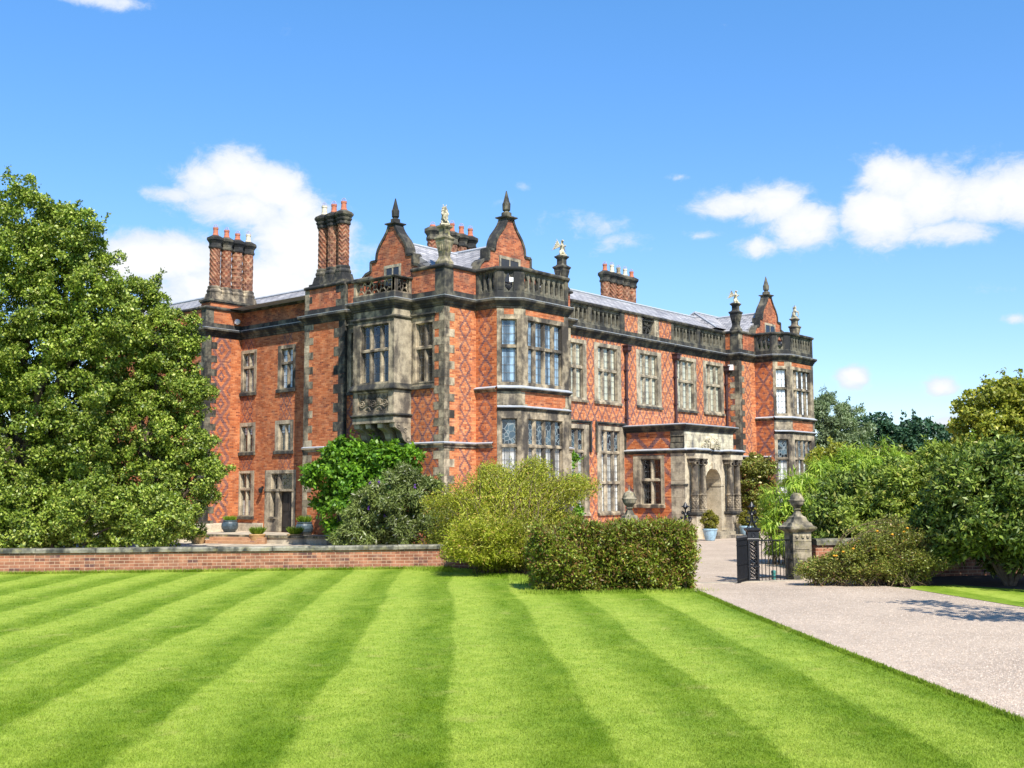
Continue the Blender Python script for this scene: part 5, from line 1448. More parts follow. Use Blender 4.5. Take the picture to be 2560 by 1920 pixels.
def lion(loc, rot, label, m_='stone_statue'):
    """upright seated lion that holds a shield before it"""
    t = thing('lion_statue', label, 'statue', (0, 0, 0), 'stone beasts on the parapet')
    skinned('body', [
        [(0, 0.06, 0.16, .13), (0, 0.03, 0.34, .115), (0, -0.02, 0.50, .12), (0, -0.03, 0.62, .09), (0, -0.06, 0.73, .11), (0, -0.14, 0.715, .06)],
        [(0, 0.06, 0.16, .13), (0.11, -0.02, 0.13, .075), (0.12, -0.12, 0.10, .05), (0.12, -0.18, 0.03, .045)],
        [(0, 0.06, 0.16, .13), (-0.11, -0.02, 0.13, .075), (-0.12, -0.12, 0.10, .05), (-0.12, -0.18, 0.03, .045)],
        [(0, -0.02, 0.50, .12), (0.12, -0.08, 0.46, .055), (0.12, -0.17, 0.40, .045), (0.07, -0.21, 0.36, .04)],
        [(0, -0.02, 0.50, .12), (-0.12, -0.08, 0.46, .055), (-0.12, -0.17, 0.40, .045), (-0.07, -0.21, 0.36, .04)],
        [(0, 0.06, 0.16, .13), (0.02, 0.18, 0.08, .035), (0.10, 0.20, 0.20, .028), (0.16, 0.17, 0.36, .025), (0.13, 0.15, 0.46, .04)]], m_, t)
    mb = MB()
    for k in range(26):                    # mane of locks
        a = rnd.uniform(0, 2 * math.pi); e = rnd.uniform(-0.9, 0.9)
        p = Vector((0.115 * math.cos(a) * math.cos(e), -0.02 + 0.09 * math.sin(a) * math.cos(e), 0.66 + 0.13 * math.sin(e)))
        mb.tube([p, p + Vector((p.x * .3, (p.y + .02) * .3, -.06))], [0.032, 0.012], 5)
    for sx_ in (-.06, .06): mb.tube([(sx_, -.05, .80), (sx_ * 1.2, -.04, .85)], [.03, .012], 5)
    mb.build('mane', m_, t, smooth=True)
    mb = MB(); mb.slab((0, -0.24, 0), (1, 0, 0), (0, -1, 0), [(-.10, .44), (-.10, .22), (0, .08), (.10, .22), (.10, .44)], 0.03); mb.build('shield', m_, t)
    mb = MB(); mb.box((-.19, -.22, -.04), (.19, .2, .03)); mb.build('base', m_, t)
    t.location = loc; t.rotation_euler = (0, 0, rot)
    return t
def wyvern(loc, rot, label, m_='stone_statue'):
    """winged beast sitting upright with its fan of wing ribs behind it"""
    t = thing('winged_beast_statue', label, 'statue', (0, 0, 0), 'stone beasts on the parapet')
    skinned('body', [
        [(0, 0.05, 0.14, .12), (0, 0.02, 0.30, .10), (0, -0.03, 0.45, .095), (0, -0.05, 0.58, .065), (0, -0.06, 0.70, .075), (0, -0.15, 0.69, .045), (0, -.21, .65, .025)],
        [(0, 0.05, 0.14, .12), (0.10, -0.05, 0.12, .065), (0.11, -0.14, 0.03, .045)],
        [(0, 0.05, 0.14, .12), (-0.10, -0.05, 0.12, .065), (-0.11, -0.14, 0.03, .045)],
        [(0, -0.03, 0.45, .095), (0.10, -0.13, 0.40, .045), (0.09, -0.24, 0.46, .035)],
        [(0, -0.03, 0.45, .095), (-0.10, -0.13, 0.40, .045), (-0.09, -0.24, 0.46, .035)],
        [(0, 0.05, 0.14, .12), (0.03, 0.17, 0.06, .04), (0.12, 0.20, 0.03, .03), (0.19, 0.10, 0.03, .02)]], m_, t)
    for s in (-1, 1):
        mb = MB()
        root = Vector((s * 0.06, 0.05, 0.44))
        tips = [root + Vector((s * (0.10 + 0.05 * k), 0.17 + 0.02 * k, 0.40 - 0.115 * k)) for k in range(6)]
        for tp in tips: mb.tube([root, root.lerp(tp, .6), tp], [0.028, 0.024, 0.006], 5)
        for a, b in zip(tips, tips[1:]):
            mb.face([root, root.lerp(a, .8), root.lerp(b, .8)])
        mb.build('wing', m_, t)
    mb = MB(); mb.box((-.18, -.20, -.04), (.18, .2, .03)); mb.build('base', m_, t)
    t.location = loc; t.rotation_euler = (0, 0, rot)
    return t
lion((0.25, 0.25, 13.08), math.radians(-35), 'pale lichened lion statue on the nearest corner of the house, between the two gables')
wyvern((8.25, 0.28, 13.08), math.radians(-25), 'pale winged beast statue on the dark pedestal just right of the biggest balustraded bay')
wyvern((TX + 0.25, TY + 0.27, 13.08), math.radians(-25), 'pale winged beast statue at the left corner of the far tower, beside its small gable')
lion((TX + 8.0, TY + 0.3, 13.08), math.radians(10), 'small yellowish lion statue at the far right end of the house parapet')

# ------------------------------------------------------------------ ground
mb = MB(); mb.sheet([(-1500, -1500), (1500, -1500), (1500, 1500), (-1500, 1500)], GZ - 0.02)
structure(mb.build('ground', plain('rough_grass', (0.12, 0.19, 0.03), 0.9, 0, 0.35, 0.8)))
LAWN = [(-75, -60), (-34, -46), (-20.41, -27.79), (-16.57, -24.01), (-13.1, -20.7), (-9.75, -17.6), (-9.9, -16.9), (-11.0, -15.0), (-8.6, -11.5), (-7.6, -8.0), (-8.14, -6.67), (-17.29, 1.32), (-40, 21.2), (-75, 20)]
mb = MB(); mb.sheet(LAWN, GZ - 0.004)
structure(mb.build('lawn', 'lawn'))
DRIVE = [(-34, -46), (-24, -47), (-15, -34), (-8.68, -24.49), (-5.9, -21.12), (-4.9, -19.4), (-3.33, -19.34), (-3.0, -19.0), (14, -16), (40, -9), (40, 3), (8, 1.0), (0, -3), (-6.6, -14.4), (-8.3, -16.2), (-9.75, -17.6), (-13.1, -20.7), (-16.57, -24.01), (-20.41, -27.79)]
mb = MB(); mb.sheet(DRIVE, GZ)
structure(mb.build('gravel_drive', 'gravel'))
mb = MB()
mb.obox((-7.9, -16.42, GZ + .0), (4.6, -2.88, 0), (0.16, 0.26, 0), (0, 0, 0.012))
structure(mb.build('threshold', 'paving'))
mb = MB(); mb.sheet([(-7.6, -8.0), (-8.6, -11.5), (-11.0, -15.0), (-9.9, -16.9), (-9.2, -17.0), (-6.6, -14.4), (0, -3), (8, 1.0), (0, 1.0), (-3, 0), (-8.1, -6.6)], GZ + 0.004)
structure(mb.build('shrub_bed', 'soil'))
mb = MB(); mb.sheet([(-5.2, -20.3), (-4.9, -19.4), (-3.33, -19.3), (-3.0, -19.0), (14, -16), (20, -24), (0, -40), (-6, -24)], GZ + 0.004)
structure(mb.build('border', 'soil'))
VERGE = [(-5.9, -21.12), (-5.2, -20.9), (-4.2, -21.6), (-4.8, -24.5), (-9, -36), (-15, -34), (-8.68, -24.49)]
mb = MB(); mb.sheet(VERGE, GZ + 0.008)
structure(mb.build('grass_verge', 'lawn'))
# raised stone terrace by the west wing
TER = [(-4.6, 14.2), (-3.75, 13.23), (-3.31, 12.62), (-1.41, 5.54), (-0.17, 5.3), (-0.17, 8.77), (WX - .02, 8.77), (WX - .02, WY - .02), (WC - .02, WY - .02), (WC - .02, 20), (-8, 18)]
mb = MB(); mb.prism(TER[::-1] if False else TER, GZ - 0.05, 0.11)
structure(mb.build('terrace', 'paving'))
mb = MB()
for p, q in zip(TER[0:4], TER[1:5]):
    d = (Vector(q) - Vector(p)).normalized()
    mb.obox((p[0] - .06, p[1], 0.03), (q[0] - p[0], q[1] - p[1], 0), (0.36, 0.06, 0), (0, 0, 0.10))
structure(mb.build('terrace_edge', 'stone_pier'))
mb = MB()
for k in range(1, 3):
    mb.prism([(-4.2 + .35 * k, 11.6 - .3 * k), (-3.2 + .3 * k, 8.6 - .2 * k), (-1.9, 8.9), (-2.6, 11.6)], GZ - .02, GZ + 0.13 * (k + 1))
structure(mb.build('ramp_steps', 'brick_paving'))
mb = MB(); mb.sheet([(-17.2, 1.5), (-8.2, -6.5), (0, -3), (-0.1, 6), (-3, 14), (-12, 16)], GZ + 0.12)
structure(mb.build('garden_path', 'paving'))

# ------------------------------------------------------------------ garden walls
WD = Vector((0.7529, -0.6582, 0)); WN = Vector((0.6582, 0.7529, 0))
def garden_wall(label, o, d, L, h, thick=0.34, cat='wall', cop=0.13, over=0.06, m_='brick_garden'):
    o = Vector((*o, 0)); n = Vector((-d.y, d.x, 0))
    if n.dot(Vector((0.758, 0.645, 0))) < 0: n = -n
    t = thing('garden_wall', label, cat, (o.x, o.y, GZ))
    mb = MB(); mb.obox(o + Vector((0, 0, GZ - 0.1)), d * L, n * thick, Vector((0, 0, h - cop + 0.1))); mb.build('brickwork', m_, t)
    mb = MB(); a = 0.0; r_ = random.Random(int(L * 10))
    while a < L - 0.01:
        w = min(r_.uniform(1.3, 2.1), L - a)
        dz = r_.uniform(-.006, .006)
        q = o + d * (a + 0.006) - n * over + Vector((0, 0, GZ + h - cop + dz))
        w_ = w - 0.012; tt = thick + 2 * over
        P0 = [q, q + d * w_, q + d * w_ + n * tt, q + n * tt]
        up = Vector((0, 0, cop * 0.65)); tp = Vector((0, 0, cop))
        T1 = [p + up for p in P0]
        T2 = [q + n * .05 + tp, q + d * w_ + n * .05 + tp, q + d * w_ + n * (tt - .05) + tp, q + n * (tt - .05) + tp]
        mb.face(P0[::-1])
        for i in range(4):
            j = (i + 1) % 4
            mb.face([P0[i], P0[j], T1[j], T1[i]]); mb.face([T1[i], T1[j], T2[j], T2[i]])
        mb.face(T2)
        a += w
    mb.build('coping', 'stone_coping', t)
    return t
o1 = Vector((-8.14, -6.67, 0)) - WD * 38
garden_wall('low brick garden wall with dark stone coping along the far left edge of the striped lawn', o1[:2], WD, 42.0, 0.72)
GD = Vector((0.642, -0.767, 0))
rw = Vector((0.80, -0.60, 0)).normalized()
garden_wall('brick wall with stone coping running right from the right hand gate pier', (-4.52, -18.10), rw, 16.0, 1.06, cop=0.16)

# ------------------------------------------------------------------ gateway
def gate_pier(label, spike):
    t = thing('gate_pier', label, 'gate pier', (0, 0, 0), 'stone piers of the garden gateway')
    w = 0.29
    mb = MB()
    for k in range(5):
        z = 0.27 * k
        mb.box((-w, -w, z + 0.012), (w, w, z + 0.27)); mb.box((-w + .02, -w + .02, z - .005), (w - .02, w - .02, z + 0.012))
        if k in (1, 2, 3):
            for s in (-1, 1):
                mb.box((-w + .07, s * w - .018 if s > 0 else -w - .018, z + .06), (w - .07, s * w + .018 if s > 0 else -w + .0, z + .22))
            mb.box((-w - .018, -w + .07, z + .06), (-w, w - .07, z + .22))
    for s in (-.16, .02, .18):
        mb.stack((s, -w), [(.045, 1.20), (.055, 1.25), (.02, 1.29)], 8)
    mb.build('shaft', 'stone_pier', t)
    mb = MB(); mb.stack((0, 0), [(.30, 1.35), (.33, 1.38), (.40, 1.43), (.42, 1.46), (.42, 1.50), (.34, 1.54), (.30, 1.62), (.25, 1.64), (.21, 1.72), (.19, 1.78), (.12, 1.82), (.085, 1.90), (.075, 1.94)], 4, math.pi / 4)
    mb.build('cap', 'stone_pier', t)
    mb = MB()
    pr = [(.07, 1.92), (.075, 1.97), (.105, 1.99), (.105, 2.02), (.075, 2.04), (.12, 2.07), (.18, 2.14), (.205, 2.22), (.225, 2.25), (.225, 2.275), (.20, 2.285), (.19, 2.34), (.15, 2.42), (.09, 2.46)]
    pr += [(.03, 2.49), (.025, 2.52), (.0, 2.66)] if spike else [(.0, 2.475)]
    mb.stack((0, 0), pr, 20); mb.build('urn', 'stone_pier', t, smooth=False)
    return t
ga = math.atan2(GD.y, GD.x)
p_r = gate_pier('square stone gate pier with rounded urn, standing at the right of the iron gate', False)
p_r.location = (-4.85, -17.75, GZ); p_r.rotation_euler = (0, 0, ga + 0.22); p_r.scale = (0.90, 0.90, 0.925)
p_l = gate_pier('stone gate pier with spiked urn, only its urn showing above the clipped hedge', True)
p_l.location = (-7.78, -14.35, GZ); p_l.rotation_euler = (0, 0, ga + 0.22); p_l.scale = (0.90, 0.90, 0.95)

def gate_post(label):
    """open lattice cast iron post with moulded head and scrolled crest"""
    t = thing('iron_gate_post', label, 'gate post', (0, 0, 0), 'iron posts of the garden gateway')
    w = 0.12
    mb = MB()
    for a in (-1, 1):
        for b in (-1, 1):
            mb.box((a * w - .022, b * w - .022, 0), (a * w + .022, b * w + .022, 1.06))
    for z in (0.0, 0.36, 1.03):
        mb.box((-w - .03, -w - .03, z), (w + .03, w + .03, z + 0.04))
    for s in (-1, 1):
        for k in range(5):
            z = 0.08 + k * 0.19
            ring(mb, (0, s * w, z + .09), .085, .014, ((1, 0, 0), (0, 0, 1)), 10); ring(mb, (s * w, 0, z + .09), .085, .014, ((0, 1, 0), (0, 0, 1)), 10)
            mb.tube([(-w, s * w, z), (w, s * w, z + .18)], .011, 4); mb.tube([(w, s * w, z), (-w, s * w, z + .18)], .011, 4)
            mb.tube([(s * w, -w, z), (s * w, w, z + .18)], .011, 4); mb.tube([(s * w, w, z), (s * w, -w, z + .18)], .011, 4)
    mb.build('lattice_shaft', 'black_iron', t)
    mb = MB()
    mb.stack((0, 0), [(.15, 1.06), (.16, 1.09), (.15, 1.11), (.145, 1.28), (.17, 1.30), (.185, 1.33), (.185, 1.36), (.12, 1.38)], 4, math.pi / 4)
    for s in (-1, 1):
        ring(mb, (0, s * .148, 1.20), .05, .014, ((1, 0, 0), (0, 0, 1)), 10); ring(mb, (s * .148, 0, 1.20), .05, .014, ((0, 1, 0), (0, 0, 1)), 10)
    mb.build('head', 'black_iron', t)
    mb = MB()
    for k in range(4):
        a = k * math.pi / 2 + math.pi / 4
        c, s = math.cos(a), math.sin(a)
        P = lambda r_, z_: (r_ * c, r_ * s, z_)
        mb.tube([P(.15, 1.38), P(.10, 1.45), P(.04, 1.56), P(.03, 1.70), P(.07, 1.80), P(.12, 1.82), P(.13, 1.77), P(.10, 1.75)], .016, 5)
        mb.tube([P(.07, 1.50), P(.15, 1.54), P(.20, 1.61), P(.17, 1.67), P(.12, 1.65), P(.13, 1.60)], .016, 5)
    mb.tube([(0, 0, 1.38), (0, 0, 1.98)], .018, 6)
    mb.stack((0, 0), [(.02, 1.68), (.05, 1.72), (.02, 1.77)], 8); mb.stack((0, 0), [(.02, 1.86), (.07, 1.93), (.05, 1.98), (.01, 2.06)], 8)
    for k in range(5):
        a = k * 2 * math.pi / 5
        mb.tube([(0, 0, 1.88), (.07 * math.cos(a), .07 * math.sin(a), 1.95), (.12 * math.cos(a), .12 * math.sin(a), 1.93)], [.014, .02, .006], 5)
    mb.build('scrolled_crest', 'black_iron', t)
    return t
q_r = gate_post('black openwork iron gate post with scrolled crest, between the opened gate and the railing')
q_r.location = (-6.05, -17.05, GZ); q_r.rotation_euler = (0, 0, ga)
q_l = gate_post('black iron gate post hidden by the hedge except for its crest at the hedge top')
q_l.location = (-7.18, -15.72, GZ); q_l.rotation_euler = (0, 0, ga)

def railing(label, o, d, L, h, step, name='iron_railing', cat='railing', top=0.02, finial=False, dense=False):
    o = Vector((*o, GZ)); t = thing(name, label, cat, tuple(o))
    mb = MB(); n = Vector((-d.y, d.x, 0))
    for z in (0.07, h - 0.02) if not dense else (0.07, 0.45, h - 0.16, h - 0.02):
        mb.obox(o - n * .02 + Vector((0, 0, z)), d * L, n * .04, Vector((0, 0, .03)))
    mb.build('rail', 'black_iron', t)
    mb = MB(); k = max(2, round(L / step))
    for i in range(k + 1):
        p = o + d * (L * i / k)
        mb.tube([p, p + Vector((0, 0, h + (0.04 * math.sin(math.pi * i / k) if dense else 0)))], .011 if not dense else 0.013, 6)
        if dense: mb.tube([p + Vector((0, 0, h + .01)), p + Vector((0, 0, h + .05)), p + Vector((0, 0, h + .11))], [.012, .022, .003], 5)
    mb.build('bars', 'black_iron', t)
    return t
railing('low black iron railing of thin upright bars joining the openwork post to the stone pier', (-5.95, -17.15), Vector((0.88, -0.475, 0)).normalized(), 1.02, 1.05, 0.115)
gd = Vector((-0.60, -0.70, 0)).normalized()
railing('black iron gate leaf with close bars standing open toward the lawn', (-6.16, -16.98), Vector((-0.83, -0.16, 0)).normalized(), 0.92, 1.10, 0.05, 'iron_gate', 'gate', dense=True)
t = thing('light_bollard', 'short teal green bollard behind the thin iron railing beside the stone pier', 'bollard', (-5.30, -17.25, GZ))
mb = MB(); mb.stack((-5.30, -17.25), [(.055, GZ), (.055, GZ + .16)], 14); mb.build('post', 'teal', t)
mb = MB(); mb.stack((-5.30, -17.25), [(.062, GZ + .16), (.062, GZ + .22), (.045, GZ + .24)], 14); mb.build('cap', 'teal', t)

# ------------------------------------------------------------------ pots and planters
def pot(label, cat, loc, prof, m_, plant_, group=None, name='potted_plant', seg=28):
    t = thing(name, label, cat, loc, group)
    mb = MB(); mb.stack((loc[0], loc[1]), [(r, loc[2] + z) for r, z in prof], seg)
    mb.stack((loc[0], loc[1]), [(prof[-1][0] * .9, loc[2] + prof[-1][1] - .05), (prof[-1][0] * .9, loc[2] + prof[-1][1] - .03)], seg)
    mb.build('pot', m_, t, smooth=False)
    plant_(t)
    return t
def ball(x, y, z, r, rv, seed):
    return lambda t: foliage('box_ball', [(x, y, z, r, rv)], 'leaf_box', t, spread=0.08, size=(0.04, 0.028), seed=seed, fill=0.2, cover=1.6, lc=1.1)
TUB = [(.20, 0), (.23, .04), (.30, .30), (.33, .46), (.36, .50), (.36, .56), (.33, .57)]
gx = 'pale blue tubs of clipped box by the porch'
pot('clipped box egg in pale blue tub left of the porch steps', 'potted plant', (13.95, -4.07, GZ), TUB, 'glaze_pale', ball(13.95, -4.07, GZ + .92, .36, .46, 4), gx)
pot('clipped box ball in pale blue tub, partly hidden behind the iron scrollwork', 'potted plant', (18.75, -3.37, GZ), TUB, 'glaze_pale', ball(18.75, -3.37, GZ + .90, .35, .42, 5), gx)
def strappy(x, y, z, r, h, n, seed, m_='leaf_grassy'):
    def f(t):
        rng = np.random.default_rng(seed)
        a = rng.uniform(0, 2 * np.pi, n); q = r * 0.6 * np.sqrt(rng.random(n))
        P = np.stack([x + q * np.cos(a), y + q * np.sin(a), np.full(n, z)], 1)
        ax = np.stack([np.cos(a) * rng.uniform(.1, 1.2, n), np.sin(a) * rng.uniform(.1, 1.2, n), np.ones(n)], 1)
        nr = np.stack([np.cos(a), np.sin(a), np.full(n, .3)], 1) + rng.normal(size=(n, 3)) * .3
        leaf_mesh('leaves', P, ax, nr, h * rng.uniform(.6, 1.2, n), np.full(n, 0.035), m_, t, fold=0.3)
    return f
URN = [(.20, 0), (.27, .03), (.37, .16), (.40, .28), (.38, .42), (.33, .50), (.35, .53), (.35, .56), (.32, .57)]
gu = 'round blue pots on the terrace'
pot('dark blue grey round pot of low green leaves on the terrace at the wing corner', 'potted plant', (-0.53, 13.68, .11), URN, 'glaze_dark', strappy(-0.53, 13.68, .64, .34, .26, 420, 1), gu)
pot('dark blue grey round pot of trailing leaves standing before the dark garden door', 'potted plant', (-0.65, 7.97, .11), URN, 'glaze_dark', strappy(-0.65, 7.97, .64, .34, .34, 380, 2), gu)
BOWL = [(.22, 0), (.25, .02), (.31, .25), (.34, .36), (.36, .37), (.36, .41), (.33, .42)]
gb_ = 'clay bowls of green leaves below the terrace'
for lab, x, y, sd in (('low clay bowl of short green leaves nearest the big tree', -3.97, 11.07, 3), ('clay bowl of bright strappy leaves, middle one behind the low wall', -2.39, 8.95, 4), ('clay bowl of bright strappy leaves, nearest the leafy wall shrub', -1.39, 7.59, 5)):
    pot(lab, 'potted plant', (x - .15, y - .1, GZ + .12), BOWL, 'bowl_buff', strappy(x - .15, y - .1, GZ + .52, .33, .20 if sd == 3 else .36, 520, sd), gb_)

# ------------------------------------------------------------------ trees, shrubs and hedge
TREE_A = [(-13.68, 10.25, 0.56, 1.54, 1.03), (-12.69, 9.07, 0.56, 1.54, 1.03), (-14.65, 10.75, 4.82, 2.56, 2.56), (-13.41, 9.57, 2.94, 2.05, 2.05), (-15.2, 11.2, 1.4, 2.2, 1.8), (-12.0, 7.3, 5.4, 1.1, 1.1), (-13.45, 8.38, 11.27, 1.97, 1.97), (-12.36, 7.29, 9.91, 1.62, 1.62), (-14.73, 9.98, 10.6, 2.73, 2.73), (-12.4, 7.0, 11.4, 0.94, 0.94), (-13.48, 8.81, 8.55, 2.56, 2.56), (-11.8, 6.88, 8.2, 1.37, 1.37), (-12.67, 8.17, 6.51, 2.22, 2.22), (-14.69, 10.49, 6.86, 3.25, 3.25), (-13.26, 9.24, 3.96, 2.56, 2.56), (-11.85, 7.53, 4.29, 1.71, 1.71), (-14.14, 10.53, 2.26, 2.91, 2.91), (-11.62, 6.47, 9.56, 0.85, 0.85), (-12.75, 9.02, 1.41, 2.22, 2.22)]
TREE_B = [(-9.38, 7.81, 8.94, 1.27, 1.27), (-8.71, 7.19, 7.85, 1.27, 1.27), (-9.6, 8.34, 7.13, 1.72, 1.72), (-8.2, 6.55, 8.03, 0.7, 0.7), (-8.47, 7.17, 6.05, 1.36, 1.36), (-9.22, 7.46, 9.9, 0.63, 0.63), (-7.87, 6.49, 5.86, 0.82, 1.09), (-8.95, 7.95, 4.61, 1.99, 1.99), (-7.72, 6.62, 3.88, 1.09, 1.09), (-7.41, 6.41, 2.79, 1.05, 1.05), (-8.79, 8.09, 2.44, 1.99, 1.99), (-7.89, 7.2, 1.35, 1.36, 1.36), (-7.19, 6.12, 2.97, 0.54, 0.54), (-9.03, 8.61, 0.82, 1.45, 1.45)]
bush('evergreen_tree', 'tallest dark evergreen tree at the far left behind the low brick wall', 'tree', TREE_A, 'leaf_holm', 21, 'evergreen trees on the left', trunk_r=0.38, crown='crown', spread=0.33, size=(0.12, 0.075), fill=0.2, cover=1.0, lc=0.8, lump=0.24, wild=1.0)
bush('evergreen_tree', 'shorter dark evergreen tree whose right side covers the corner of the west wing', 'tree', TREE_B, 'leaf_holm', 22, 'evergreen trees on the left', trunk_r=0.28, crown='crown', spread=0.30, size=(0.115, 0.072), fill=0.2, cover=1.0, lc=0.8, lump=0.22, wild=1.0)
bush('evergreen_shrub', 'rounded light green shrub just behind the low wall under the big left tree', 'shrub', [(-13.69, 7.07, 1.11, 1.63, 1.22), (-12.23, 5.33, 1.27, 1.46, 1.14), (-10.95, 3.85, 1.1, 1.3, 1.06), (-14.77, 8.29, 1.44, 1.79, 1.46)], 'leaf_holm', 23, trunk_r=0.08, spread=0.28, size=(0.12, 0.07))
bush('wall_shrub', 'bright green broad leaved climber bulging from the west wall below the carved oriel', 'climbing plant', [(-2.02, 3.88, 3.2, 1.15, 0.77), (-1.04, 2.69, 3.48, 1.0, 0.58), (-0.66, 1.75, 3.0, 0.77, 0.86), (-2.3, 4.6, 2.82, 0.86, 0.77), (-1.44, 3.37, 2.05, 1.44, 0.96), (-2.2, 5.1, 1.96, 0.48, 0.77), (-2.0, 4.15, 1.29, 0.77, 0.96), (-1.1, 2.83, 1.48, 1.2, 0.96), (-1.44, 3.63, 0.34, 0.86, 0.77), (-1.2, 4.3, 3.75, 0.7, 0.4)], 'leaf_vine', 24, trunk_r=0.09, spread=0.34, size=(0.20, 0.12), droop=0.35, upness=0.7)
bu = bush('flowering_shrub', 'grey green butterfly bush with purple spikes between the climber and the yellow shrub', 'shrub', [(-5.86, -2.99, 1.56, 1.12, 0.88), (-5.27, -3.75, 2.04, 0.64, 0.64), (-6.22, -2.45, 0.77, 0.96, 0.72), (-5.39, -3.42, 0.76, 1.04, 0.72), (-6.61, -1.94, 0.45, 0.56, 0.4), (-4.94, -4.0, 1.08, 0.72, 0.8), (-5.6, -3.3, 2.35, 0.5, 0.45)], 'leaf_budd', 25, stem='twig', trunk_r=0.05, spread=0.24, size=(0.16, 0.042), droop=0.25)
rr = random.Random(9)
for k, (x, y, z) in enumerate(((-6.5, -2.7, 2.25), (-6.35, -3.0, 2.3), (-6.1, -3.3, 2.38), (-6.55, -2.55, 1.9), (-5.85, -3.8, 1.85), (-6.6, -2.75, 1.4), (-7.0, -2.1, 0.55), (-6.3, -3.35, 1.1), (-5.7, -4.1, 2.1))):
    mb = MB(); v = Vector((rr.uniform(-.12, .12), rr.uniform(-.12, .12), 0.1 + rr.uniform(0, .12))); q = Vector((x, y, z))
    for i in range(22):
        f = i / 22; p = q + v * f + Vector((rr.uniform(-1, 1), rr.uniform(-1, 1), rr.uniform(-1, 1))) * 0.03
        mb.stack((p.x, p.y), [(.006, p.z - .02), (.022 * (1.1 - f), p.z), (.004, p.z + .02)], 5)
    mb.build('flower_spike', 'flower_purple', bu)

def arching(name, label, cat, base_pts, tips, m_leaf, m_twig, seed, n_stems, leaf_n, size, group=None, sag=0.3, zmin=GZ + .03, spread=0.05, crown='foliage'):
    """shrub of many thin arching stems dressed with small leaves"""
    rng = np.random.default_rng(seed); rr_ = random.Random(seed)
    b0 = np.mean([b[:2] for b in base_pts], 0)
    t = thing(name, label, cat, (float(b0[0]), float(b0[1]), GZ), group)
    mb = MB(); P, A, N = [], [], []
    for i in range(n_stems):
        b = Vector(rr_.choice(base_pts)) + Vector((rr_.uniform(-.25, .25), rr_.uniform(-.25, .25), 0))
        c = rr_.choice(tips)
        u = unit(rng.normal(size=3)); u[2] = abs(u[2]) * .9 - .25
        tp = Vector(c[:3]) + Vector(u) .__mul__(1.0) * 0 + Vector((u[0] * c[3], u[1] * c[3], u[2] * c[4])) * rr_.uniform(.6, 1.12)
        L = (tp - b).length; pts = []
        lift = rr_.uniform(.10, .32) * L
        for k in range(8):
            f = k / 7
            p = b.lerp(tp, f); p.z += lift * math.sin(math.pi * min(1, f * 1.05)) * (1 - sag * f)
            p += Vector((rr_.uniform(-1, 1), rr_.uniform(-1, 1), rr_.uniform(-1, 1))) * 0.02 * L
            pts.append(p)
        if i % 3 == 0: mb.tube(pts, [0.009 * (1 - .8 * k / 7) + .0015 for k in range(8)], 4, cap=False)
        for q in range(leaf_n):
            f = (0.08 + 0.92 * rr_.random() ** 0.75) * 7; k = min(6, int(f)); p = pts[k].lerp(pts[k + 1], f - k); d = (pts[k + 1] - pts[k]).normalized()
            P.append(p); A.append(d)
    P = np.array([tuple(p) for p in P]); A = np.array([tuple(a) for a in A])
    P = P + rng.normal(size=P.shape) * spread
    ok = P[:, 2] > zmin; P, A = P[ok], A[ok]; n = len(P)
    A = A * 0.8 + rng.normal(size=(n, 3)) * 0.55 + np.array([0, 0, .1])
    leaf_mesh(crown, P, A, rng.normal(size=(n, 3)) * .7 + np.array([0, 0, .7]), size[0] * rng.uniform(.6, 1.4, n), size[1] * rng.uniform(.7, 1.3, n), m_leaf, t)
    mb.build('stems', m_twig, t)
    return t
YT = [(-9.76, -9.85, 0.25, 0.58, 0.5), (-9.13, -10.59, 0.25, 0.78, 0.55), (-8.46, -11.38, 0.3, 0.78, 0.6), (-9.3, -10.0, 0.8, 0.78, 0.58), (-8.6, -10.8, 0.8, 0.9, 0.65), (-4.6, -8.6, 2.75, .6, .5), (-6.43, -6.2, 1.59, 0.9, 0.9), (-5.68, -7.14, 2.03, 1.05, 0.9), (-4.91, -8.07, 2.18, 1.2, 0.98), (-5.53, -7.41, 2.63, 0.53, 0.53), (-4.12, -8.96, 1.87, 1.05, 0.83), (-3.55, -9.67, 2.17, 0.53, 0.53), (-5.97, -6.6, 0.69, 1.35, 0.9), (-4.82, -7.98, 0.83, 1.65, 1.13), (-3.95, -9.02, 0.98, 0.9, 0.75), (-6.43, -6.0, 0.24, 0.83, 0.53), (-5.44, -7.13, 0.1, 1.35, 0.6), (-6.9, -7.6, 0.3, .8, .4)]
arching('yellow_shrub', 'big twiggy yellow green shrub with arching stems in front of the ground floor bay', 'shrub', [(-5.2, -7.6, GZ), (-4.5, -8.4, GZ), (-5.9, -6.8, GZ), (-8.6, -9.9, GZ), (-7.9, -10.8, GZ), (-8.3, -10.3, GZ)], YT, 'leaf_yellow', 'twig', 31, 1250, 105, (0.10, 0.033), spread=0.08)
# clipped hedge block beside the drive, loose and twiggy at the top
HD = Vector((0.738, -0.675, 0)); HN = Vector((0.675, 0.738, 0)); H0 = Vector((-12.05, -14.75, GZ))
t = thing('hedge', 'loosely clipped dark green and brown hedge block at the corner of the lawn and drive', 'hedge', tuple(H0 + HD * 1.8 + HN * .6))
rng = np.random.default_rng(41)
HL, HW, HH = 3.62, 1.25, 1.52
k = 2900
sides = rng.choice(5, k, p=[.42, .10, .12, .12, .24])
a = rng.uniform(0, HL, k); b = rng.uniform(0, HW, k); z = rng.uniform(0.02, HH, k)
top = HH * (1 - 0.10 * np.sin(a * 2.1 + .6) ** 2 - 0.06 * np.sin(a * 5.3)) - 0.10 * (a < 0.6)
b = np.where(sides == 0, 0.10 * np.sin(a * 3.7 + z * 4) + 0.10 * np.sin(a * 7.9 - z * 6) - 0.12 * np.sin(np.pi * z / HH) + rng.uniform(-.12, .16, k), np.where(sides == 1, HW, b))
